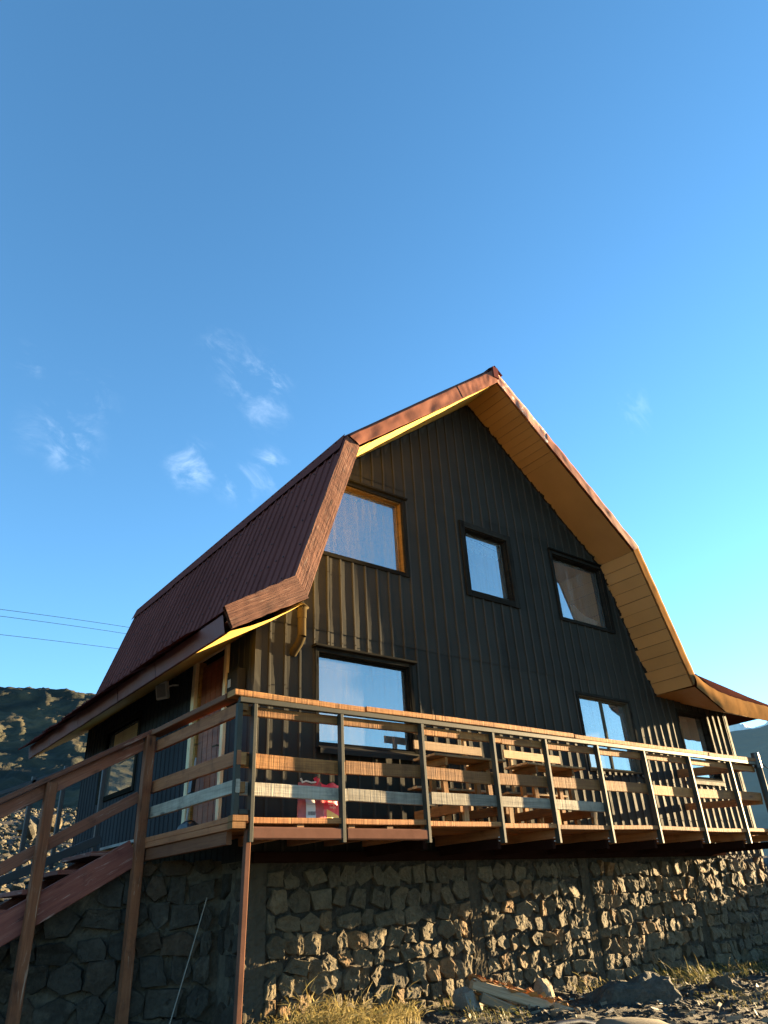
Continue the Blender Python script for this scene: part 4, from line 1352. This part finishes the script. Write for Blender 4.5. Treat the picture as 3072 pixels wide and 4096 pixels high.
pt = picnic_table('picnic_table', 'pale wooden picnic table with slatted backrest, left of the pair on the deck', None)
pt.location = (1.90, 0, 1.502)

def copy_tree(o, parent=None):
    c = o.copy()
    COL.objects.link(c)
    if parent is not None: c.parent = parent
    for ch in o.children: copy_tree(ch, c)
    return c
pt2 = copy_tree(pt)
pt2['label'] = 'pale wooden picnic table with slatted backrest, right one, below the two pane window'
pt2.location = (3.45, .02, 1.502)

# ------------------------------------------------------------------ BAG
def sack_mat():
    m, nt, b = new_mat('red_paper_sack')
    ob = coords(nt, 'Object')
    sp = N(nt, 'ShaderNodeSeparateXYZ'); nt.links.new(ob, sp.inputs[0])
    n1 = noise_n(nt, ob, 14, 5, .6)
    base = ramp(nt, n1, [(.3, (.34, .055, .05)), (.7, (.48, .10, .085))])
    # bright printed front field on the right half, yellow band across its foot
    fx = N(nt, 'ShaderNodeMapRange'); fx.inputs['From Min'].default_value = .255; fx.inputs['From Max'].default_value = .262
    nt.links.new(sp.outputs['X'], fx.inputs['Value'])
    c = mixrgb(nt, fx.outputs[0], base, (.72, .015, .03))
    edge = mathn(nt, 'ADD', sp.outputs['Z'], mathn(nt, 'MULTIPLY', mathn(nt, 'SUBTRACT', sp.outputs['X'], .29), .35))
    yz = N(nt, 'ShaderNodeMapRange'); yz.inputs['From Min'].default_value = 1.606; yz.inputs['From Max'].default_value = 1.602
    nt.links.new(edge, yz.inputs['Value'])
    fx2 = N(nt, 'ShaderNodeMapRange'); fx2.inputs['From Min'].default_value = .29; fx2.inputs['From Max'].default_value = .295
    nt.links.new(sp.outputs['X'], fx2.inputs['Value'])
    c = mixrgb(nt, mathn(nt, 'MULTIPLY', yz.outputs[0], fx2.outputs[0]), c, (.78, .42, .05))
    nt.links.new(c, b.inputs['Base Color'])
    b.inputs['Roughness'].default_value = .42
    bump(nt, b, noise_n(nt, ob, 20, 4, .6), .5, .01)
    return m
BY = -.97
bag = empty('paper_sack', (.24, -.9, 1.5), 'red and yellow printed paper sack standing on the deck behind the railing', 'sack')
nx_, nz_ = 26, 20
def sack_pt(t, f, side):
    # t around 0..1 across the front, f height
    x = .01 + .48 * t
    z = 1.502 + .335 * f
    bul = .075 * math.sin(math.pi * t) ** .5 * (1 - .75 * f ** 2.2)
    cr = .010 * noise.noise(Vector((x * 14, z * 12, side * 5))) + .006 * noise.noise(Vector((x * 36, z * 30, side * 5)))
    sh = .03 * f * math.sin(t * 5)
    return (x - .012 * f * (1 if t > .5 else -1) * 1, BY + .08 + side * (bul + cr) , z + (.012 * math.sin(t * 17) + .01 * noise.noise(Vector((t * 9, 0, 1)))) * f ** 6 + 0 * sh)
P = np.array([[sack_pt(i / nx_, j / nz_, -1) for j in range(nz_ + 1)] for i in range(nx_ + 1)])
M['sack'] = sack_mat()
grid_mesh('sack_front', P, M['sack'], bag)
P = np.array([[sack_pt(1 - i / nx_, j / nz_, 1) for j in range(nz_ + 1)] for i in range(nx_ + 1)])
grid_mesh('sack_back', P, M['sack'], bag)
M['red_tie'] = paint('red_tie', (.62, .02, .06), .45, .2, .2)
M['label_w'] = paint('white_label', (.62, .61, .58), .6, .08, .05)
M['ink'] = paint('dark_ink', (.03, .03, .035), .6, .1, .05)
M['ink_w'] = paint('pale_print', (.75, .62, .50), .6, .1, .05)
mb = MB()
ctr = Vector((.215, BY + .06, 1.862))
for k in range(7):
    a = k / 7 * 6.283
    mb.quad([ctr + Vector((.012 * math.cos(a), .012 * math.sin(a), -.04)), ctr + Vector((.012 * math.cos(a + .9), .012 * math.sin(a + .9), -.04)),
             ctr + Vector((.036 * math.cos(a + .9), .02 * math.sin(a + .9), .025 + .01 * math.sin(k * 2))), ctr + Vector((.036 * math.cos(a), .02 * math.sin(a), .02))])
mb.build('knot', M['red_tie'], bag)
mb = MB(); mb.tube([(.05, BY + .06, 1.835), (.09, BY + .05, 1.850), (.15, BY + .055, 1.838), (.20, BY + .05, 1.845)], .008, 6); mb.tube([(.03, BY + .05, 1.87), (.05, BY + .055, 1.84)], .009, 6)
mb.build('twine', M['label_w'], bag)
# white label with print lines and bars on the front
def front_y(x, z):
    t = (x - .01) / .48; f = (z - 1.502) / .335
    return sack_pt(t, f, -1)[1] - .006
P = np.array([[(x + .012 * (1.72 - z), front_y(x, z), z) for z in np.linspace(1.515, 1.80, 10)] for x in np.linspace(.075, .165, 5)])
lab = grid_mesh('label_sheet', P, M['label_w'], bag)
mb = MB()
def patch(x0, x1, z0, z1):
    y = min(front_y(x0, z0), front_y(x1, z1), front_y((x0 + x1) / 2, (z0 + z1) / 2)) - .004
    mb.quad([(x0, y, z0), (x1, y, z0), (x1, y, z1), (x0, y, z1)])
xx = .092
while xx < .158:
    wbar = rng.choice((.002, .003, .0045)); patch(xx, xx + wbar, 1.548, 1.580); xx += wbar + rng.choice((.002, .003))
patch(.08, .168, 1.638, 1.6395)
for k, (a, b) in enumerate(((.09, .125), (.09, .135), (.10, .12), (.10, .122))): patch(a, b, 1.745 - k * .014, 1.7485 - k * .014)
tag(mb.build('label_print', M['ink'], lab), kind='stuff')
def text(body, x, z, size, mat, parent, name):
    cu = bpy.data.curves.new(name, 'FONT')
    cu.body = body; cu.size = size; cu.extrude = .0006
    to = bpy.data.objects.new(name + '_tmp', cu)
    COL.objects.link(to)
    dg = bpy.context.evaluated_depsgraph_get()
    me = bpy.data.meshes.new_from_object(to.evaluated_get(dg))
    bpy.data.objects.remove(to)
    me.materials.clear(); me.materials.append(mat)
    for v in me.vertices:
        px, pz = x + v.co.x, z + v.co.y
        v.co = Vector((px, front_y(px, pz) - .006 - v.co.z, pz))
    return link(bpy.data.objects.new(name, me), parent)
text('Lóp', .300, 1.642, .058, M['ink_w'], bag, 'printed_name')
text('Sangra', .318, 1.612, .030, M['ink_w'], bag, 'printed_line')

# ------------------------------------------------------------------ FITTINGS ON THE HOUSE
flue = empty('flue_pipe', (.52, -.12, 3.45), 'short beige sheet metal flue with a cone cap on the wall below the left eave', 'pipe')
FX, FYY = .515, -.135
MB().tube([(FX, FYY, 3.58), (FX, FYY, 3.86)], .05, 18, cap=False).build('pipe', M['flue'], flue, smooth=True)
MB().tube([(FX, FYY, 3.80), (FX, FYY, 3.925)], .055, 18, cap=False).build('collar', M['flue'], flue, smooth=True)
MB().tube([(FX, FYY, 3.935), (FX, FYY, 3.99)], .085, 18, r1=.03).build('cone_cap', M['flue'], flue, smooth=True)
MB().tube([(FX, FYY, 3.58), (FX - .015, FYY + .04, 3.50), (FX - .04, FYY + .11, 3.42), (FX - .04, .0, 3.40)], .05, 18, cap=False).build('elbow', M['flue'], flue, smooth=True)
mb = MB()
for a in (0, 2.1, 4.2): mb.tube([(FX + .058 * math.cos(a), FYY + .058 * math.sin(a), 3.91), (FX + .07 * math.cos(a), FYY + .07 * math.sin(a), 3.945)], .005, 5)
mb.build('cap_strut', M['flue'], flue)

fl = empty('floodlight', (-.1, 2.2, 3.4), 'white square floodlight under the left eave', 'floodlight')
fn = Vector((-.9, -.45, -.25)).normalized(); fc = Vector((-.19, 2.26, 3.43))
MB().board(fc, fc - fn * .045, .19, .23, (0, 0, 1), cham=.012).build('housing', M['white_pl'], fl)
MB().board(fc + fn * .004, fc - fn * .003, .145, .17, (0, 0, 1), cham=.004).build('lens', M['grey_paint'], fl)
MB().tube([(-.15, 2.25, 3.47), (-.08, 2.17, 3.49), (-.015, 2.12, 3.49)], .012, 8).build('bracket', M['white_pl'], fl)

mbx = empty('meter_box', (-.06, .32, 3.0), 'grey electricity box on the wall beside the wooden door', 'box')
MB().board((-.075, .30, 2.82), (-.075, .30, 3.20), .11, .27, (0, 1, 0), cham=.012).build('housing', M['clad'], mbx)
MB().box((-.134, .33, 3.02), (-.130, .40, 3.11)).build('display_window', M['grey_paint'], mbx)

pole = MB().tube([(-.302, .24, .935), (-.45, .22, .45), (-.60, .20, -.03), (-.66, .19, -.25)], .005, 6).build('leaning_cable', M['cable'])
tag(pole, 'thin pale cable hanging down in front of the shaded stone wall', 'cable')
blk = MB()
bm = rock_mesh(41, 3, .25, .8)
me = bpy.data.meshes.new('rubbish_bag'); bmesh.ops.scale(bm, vec=(.13, .13, .12), verts=bm.verts); bm.to_mesh(me); bm.free()
me.materials.append(M['black_pl'])
o = link(bpy.data.objects.new('rubbish_bag', me)); o.location = (-.22, .98, 1.60)
tag(o, 'black plastic rubbish bag on the deck in front of the wooden door', 'bag')
brm = empty('broom', (-.15, 1.25, 1.5), 'old broom leaning beside the wooden door', 'broom')
MB().tube([(-.16, 1.22, 1.52), (-.05, 1.30, 2.42)], .013, 8).build('stick', M['grey_paint'], brm)
MB().board((-.10, 1.26, 2.02), (-.075, 1.28, 2.30), .05, .09, (0, 1, 0)).build('brush', M['black_pl'], brm)

bm = rock_mesh(71, 3, .35, .8)
for v in bm.verts: v.co += v.normal * .12 * noise.noise(v.co * 3.2)
bmesh.ops.scale(bm, vec=(.30, .05, .10), verts=bm.verts)
for v in bm.verts:
    if v.co.x < 0: v.co.z += .9 * max(0, -v.co.x - .06) * (1 if v.co.z > -.02 else .3)
me = bpy.data.meshes.new('white_cloth'); bm.to_mesh(me); bm.free()
me.materials.append(M['label_w']); me.polygons.foreach_set('use_smooth', [True] * len(me.polygons))
o = link(bpy.data.objects.new('white_cloth', me)); o.location = (6.42, .15, 4.95)
tag(o, 'crumpled white cloth behind the glass of the upper right window', 'cloth')

# ------------------------------------------------------------------ POWER LINES
def at(u, v, dist): return CAM + px_dir(u, v) * dist
wires = [((-400, 2388), (525, 2511), (900, 2585)), ((-400, 2415), (512, 2536), (900, 2610)), ((-400, 2495), (480, 2596), (900, 2660))]
wl = ['highest of the three dark power cables crossing the sky left of the roof', 'middle of the three dark power cables crossing the sky left of the roof', 'lowest of the three dark power cables crossing the sky left of the roof']
for (a, b, c), lb in zip(wires, wl):
    A, B = at(*a, 30), at(*c, 46)
    mid = at(*b, 38)
    pts_ = []
    for k in range(17):
        t = k / 16
        pts_.append(A * (1 - t) * (1 - 2 * t) + mid * 4 * t * (1 - t) + B * t * (2 * t - 1))
    tag(MB().tube(pts_, .009, 6).build('power_cable', M['wire']), lb, 'cable', 'power cables left of the roof')

# ------------------------------------------------------------------ GROUND THINGS
def rock(name, label, loc, scale, rotz, seed, mat, sub=5, jit=.3, smooth=False):
    bm = rock_mesh(seed, sub, jit, 1.0)
    for v in bm.verts:
        v.co += v.co.normalized() * (.10 * (noise.ridged_multi_fractal(v.co * 1.6 + Vector((seed, 0, 0)), .9, 2.1, 5, 1.0, 2.0) - 1.0) + .04 * noise.fractal(v.co * 5, .7, 2.1, 4))
    me = bpy.data.meshes.new(name); bm.to_mesh(me); bm.free()
    me.materials.append(mat)
    o = link(bpy.data.objects.new(name, me))
    o.location = loc; o.scale = scale; o.rotation_euler = (rng.uniform(-.2, .2), rng.uniform(-.2, .2), rotz)
    return tag(o, label, 'rock', 'rocks along the foot of the wall')

def gp(u, v, extra=0.0):
    """ground point seen at pixel u,v"""
    d = px_dir(u, v)
    t = 3.0
    for _ in range(400):
        p = CAM + d * t
        if p.z < gz(p.x, p.y) + extra: break
        t += .03
    return p
p = gp(2500, 4085)
rock('boulder', 'largest dark boulder with sunlit rough ridge at the foot of the stone wall', (4.3, -.95, -.47), (.60, .42, .42), -.35, 3, M['rock'])
rock('boulder', 'rounded grey boulder right of the largest one, its right rim lit', (5.15, -1.25, -.50), (.24, .20, .23), .3, 9, M['rock'])
rock('boulder', 'dark upright rock at the lower right, in front of the scrub grass', (5.95, -1.15, -.42), (.24, .20, .25), .8, 14, M['rock'])
rock('boulder', 'pale pointed stone leaning beside the broken beam', (3.35, -.62, -.22), (.15, .12, .20), .4, 18, M['rock_p'], 3)
rock('boulder', 'flat white streaked stone just behind the broken beam', (3.05, -.42, -.18), (.20, .14, .10), .1, 23, M['rock_p'], 3)
rock('boulder', 'pale rough stone at the raised end of the broken beam', (2.27, -.54, -.13), (.20, .15, .14), 1.0, 27, M['rock_p'], 3)
rock('boulder', 'dark squarish stone close to the end of the wall at the far right', (8.9, -.55, gz(8.9, -.55) + .08), (.22, .18, .20), .5, 33, M['rock'], 3)
for k, (u, v, s, lb) in enumerate(((205, 3290, .42, 'bright sunlit boulder seen through the stair railing'), (120, 3310, .5, 'dull grey boulder left of the bright one, seen through the stair railing'))):
    q = CAM + px_dir(u, v) * 30
    o = rock('boulder', lb, (q.x, q.y, q.z), (s, s * .8, s * .75), k, 50 + k, M['stone'] if k == 0 else M['rock'], 3)
    o['group'] = 'boulders on the slope'

# broken, rotten beam lying against the rubble
beam = empty('broken_beam', (2.4, -.85, -.2), 'broken grey timber beam with orange rot lying among the stones', 'timber')
B0, B1 = Vector((2.28, -.60, .05)), Vector((3.5, -1.2, -.40))
MB().board(B0, B1, .11, .10, (0, 0, 1), seg=6, warp=.008, cham=.01, rough=.004).build('beam', M['w_debris'], beam)
MB().board(B0 + Vector((.02, -.08, -.13)), B1 + Vector((-.35, .12, -.05)), .12, .09, (0, 0, 1), seg=5, warp=.01, cham=.01, rough=.006).build('lower_beam', M['w_debris'], beam)
mb = MB()
for k in range(150):
    t = rng.random() ** 1.3 * .92
    c = B0.lerp(B1, t) + Vector((rng.uniform(-.05, .05), rng.uniform(-.065, .05), rng.uniform(.03, .085) if rng.random() < .75 else rng.uniform(-.14, -.02)))
    s = rng.uniform(.010, .036)
    ax = (B1 - B0).normalized() * s * rng.uniform(1, 2.6)
    a = Vector((rng.gauss(0, 1), rng.gauss(0, 1), rng.gauss(0, 1))).normalized() * s
    b = Vector((rng.gauss(0, 1), rng.gauss(0, 1), rng.gauss(0, 1))).normalized() * s
    v = [c - ax, c + a, c + ax, c - a * .6 + b, c + b * 1.2]
    mb.quad([v[0], v[1], v[4]]); mb.quad([v[1], v[2], v[4]]); mb.quad([v[2], v[3], v[4]]); mb.quad([v[3], v[0], v[4]]); mb.quad([v[0], v[3], v[2], v[1]])
tag(mb.build('rotten_wood', M['w_rot'], beam), kind='stuff')

hose = MB().tube([(1.5, -1.9, -.33), (1.8, -1.9, -.215), (2.05, -1.9, -.19), (2.3, -1.92, -.20), (2.55, -1.95, -.26), (2.8, -2.0, -.38)], .03, 10).build('black_hose', M['black_pl'], smooth=True)
tag(hose, 'black plastic hose arching over the ground at the bottom edge', 'hose')
sbm = rock_mesh(61, 3, .16, .5)
me = bpy.data.meshes.new('sandbag'); bmesh.ops.scale(sbm, vec=(.46, .25, .26), verts=sbm.verts); sbm.to_mesh(me); sbm.free()
me.polygons.foreach_set('use_smooth', [True] * len(me.polygons))
M['sand'] = paint('sand_coloured_cloth', (.10, .08, .05), .9, .25, .6, 14)
me.materials.append(M['sand'])
o = link(bpy.data.objects.new('sandbag', me)); o.location = (2.50, -2.3, -.30); o.rotation_euler = (0, 0, -.55)
tag(o, 'low sand coloured sack lying at the bottom edge beside the black hose', 'sandbag')
stick = MB().board((7.2, -.42, gz(7.2, -.42) + .05), (7.95, -.46, gz(7.95, -.46) + .06), .03, .03, (0, 0, 1)).build('pale_stick', M['w_grey'])
tag(stick, 'pale straight stick lying in the grass by the wall at right', 'stick')

# gravel in view
pts = []
rr = random.Random(77)
for k in range(5200):
    x, y = rr.uniform(-1.2, 11), rr.uniform(-3.0, -.05)
    pts.append((x, y, gz(x, y) + .004, .007 + .04 * rr.random() ** 3.5))
M['gravel'] = stone_mat('dark_gravel', (.03, .026, .02), (.055, .047, .035), (.22, .19, .14), True)
scatter_rocks('gravel', M['gravel'], pts, 61, label='loose gravel and rubble along the foot of the wall')

mb = MB()
rr = random.Random(91)
for k in range(420):
    x, y = rr.uniform(1.5, 10), rr.uniform(-2.6, -.15)
    a = rr.uniform(0, 3.14); L = rr.uniform(.015, .09); w_ = rr.uniform(.004, .016)
    z = gz(x, y) + rr.uniform(.012, .04)
    d = Vector((math.cos(a) * L, math.sin(a) * L, rr.uniform(-.3, .3) * L)); q = Vector((-math.sin(a) * w_, math.cos(a) * w_, rr.uniform(0, .02)))
    c = Vector((x, y, z))
    mb.quad([c - d - q, c + d - q, c + d + q, c - d + q])
tag(mb.build('litter', M['w_grey']), 'bits of pale wood and litter strewn on the ground', None, None, 'stuff')

# grass
def grass(name, label, clumps, seed, cols, lean, mat_rough=.6, dens=.5):
    rr = random.Random(seed)
    V, F, A = [], [], []
    for (cx, cy, rad, nbl, h0, h1, wid) in clumps:
        for k in range(int(nbl * dens)):
            a = rr.uniform(0, 6.283); q = rad * math.sqrt(rr.random())
            x, y = cx + q * math.cos(a), cy + q * math.sin(a) * .6
            if y > -.07: y = -.07 - rr.random() * .1
            z = gz(x, y) - .01
            h = rr.uniform(h0, h1) * (1 - .45 * (q / rad) ** 2) * (1.45 if rr.random() < .06 else .9)
            la = rr.uniform(0, 6.283) * .35 + lean + rr.gauss(0, .7)
            bend = rr.uniform(.25, .95)
            d = Vector((math.cos(la), math.sin(la), 0))
            sd_ = Vector((-d.y, d.x, 0))
            w_ = wid * rr.uniform(.6, 1.3)
            n = 6
            b = len(V)
            seedhead = rr.random() < .45
            for s in range(n + 1):
                t = s / n
                out = bend * h * t ** 2.1
                zz = h * (t - .38 * bend * t ** 3.2)
                ww = w_ * (1 - t) ** .5 if not seedhead else w_ * (.55 + (1.7 if t > .68 else 0) * math.sin(min(1, (t - .68) / .32) * 3.1) if t > .68 else .55)
                p = Vector((x, y, z + zz)) + d * out
                tw = sd_ * ww + Vector((0, 0, ww * .5))
                V.append(tuple(p - tw)); V.append(tuple(p + tw))
                A.append(0); A.append(0)
            cr = rr.random()
            for q_ in range(2 * (n + 1)): A[b + q_] = cr
            for s in range(n):
                F.append((b + 2 * s, b + 2 * s + 1, b + 2 * s + 3, b + 2 * s + 2))
    me = bpy.data.meshes.new(name); me.from_pydata(V, [], F)
    at = me.attributes.new('rnd', 'FLOAT', 'POINT'); at.data.foreach_set('value', A)
    m, nt, b_ = new_mat(name + '_blades')
    an = N(nt, 'ShaderNodeAttribute', attribute_name='rnd')
    c = ramp(nt, an.outputs['Fac'], cols)
    nt.links.new(c, b_.inputs['Base Color']); b_.inputs['Roughness'].default_value = mat_rough
    tl = N(nt, 'ShaderNodeBsdfTranslucent'); nt.links.new(c, tl.inputs['Color'])
    mx = N(nt, 'ShaderNodeMixShader', i_0=.3)
    out = [n_ for n_ in nt.nodes if n_.type == 'OUTPUT_MATERIAL'][0]
    nt.links.new(b_.outputs[0], mx.inputs[1]); nt.links.new(tl.outputs[0], mx.inputs[2]); nt.links.new(mx.outputs[0], out.inputs[0])
    me.materials.append(m); me.update()
    return tag(link(bpy.data.objects.new(name, me)), label, None, None, 'stuff')
GOLD = [(0, (.10, .075, .025)), (.3, (.22, .17, .06)), (.7, (.42, .34, .15)), (1, (.12, .12, .035))]
DRY = [(0, (.05, .06, .02)), (.4, (.10, .10, .035)), (.75, (.20, .17, .07)), (1, (.30, .25, .12))]
cl = []
for (x, y, rd, nb, h0, h1) in ((.02, -.62, .32, 620, .10, .24), (.35, -.85, .35, 900, .12, .28), (.75, -.80, .40, 1000, .14, .30), (1.15, -.70, .32, 800, .12, .32), (.55, -.35, .30, 520, .16, .40),
                               (.95, -.32, .26, 420, .14, .34), (1.35, -.45, .22, 300, .10, .26), (-.25, -.95, .3, 400, .08, .22), (.1, -1.15, .4, 500, .08, .2)):
    cl.append((x, y, rd, nb, h0 * .95, h1 * 1.05, .0030))
grass('dry_grass', 'golden dry grass growing at the left corner of the stone wall', cl, 5, GOLD, 3.3)
cl = [(1.75, -.5, .25, 160, .06, .18, .003), (2.3, -.28, .35, 150, .08, .22, .0028), (2.1, -1.0, .5, 500, .05, .16, .003), (6.6, -.35, .6, 900, .10, .30, .0035), (7.5, -.4, .6, 800, .10, .30, .0035),
      (8.4, -.5, .5, 500, .12, .36, .004), (5.2, -.8, .4, 140, .12, .34, .003), (4.4, -.45, .3, 80, .12, .3, .003), (6.0, -.9, .4, 160, .08, .26, .003), (9.3, -.6, .5, 400, .1, .3, .004), (5.4, -1.6, .6, 300, .05, .16, .003)]
grass('scrub_grass', 'sparse dark scrub grass along the foot of the wall', cl, 8, DRY, 2.0)
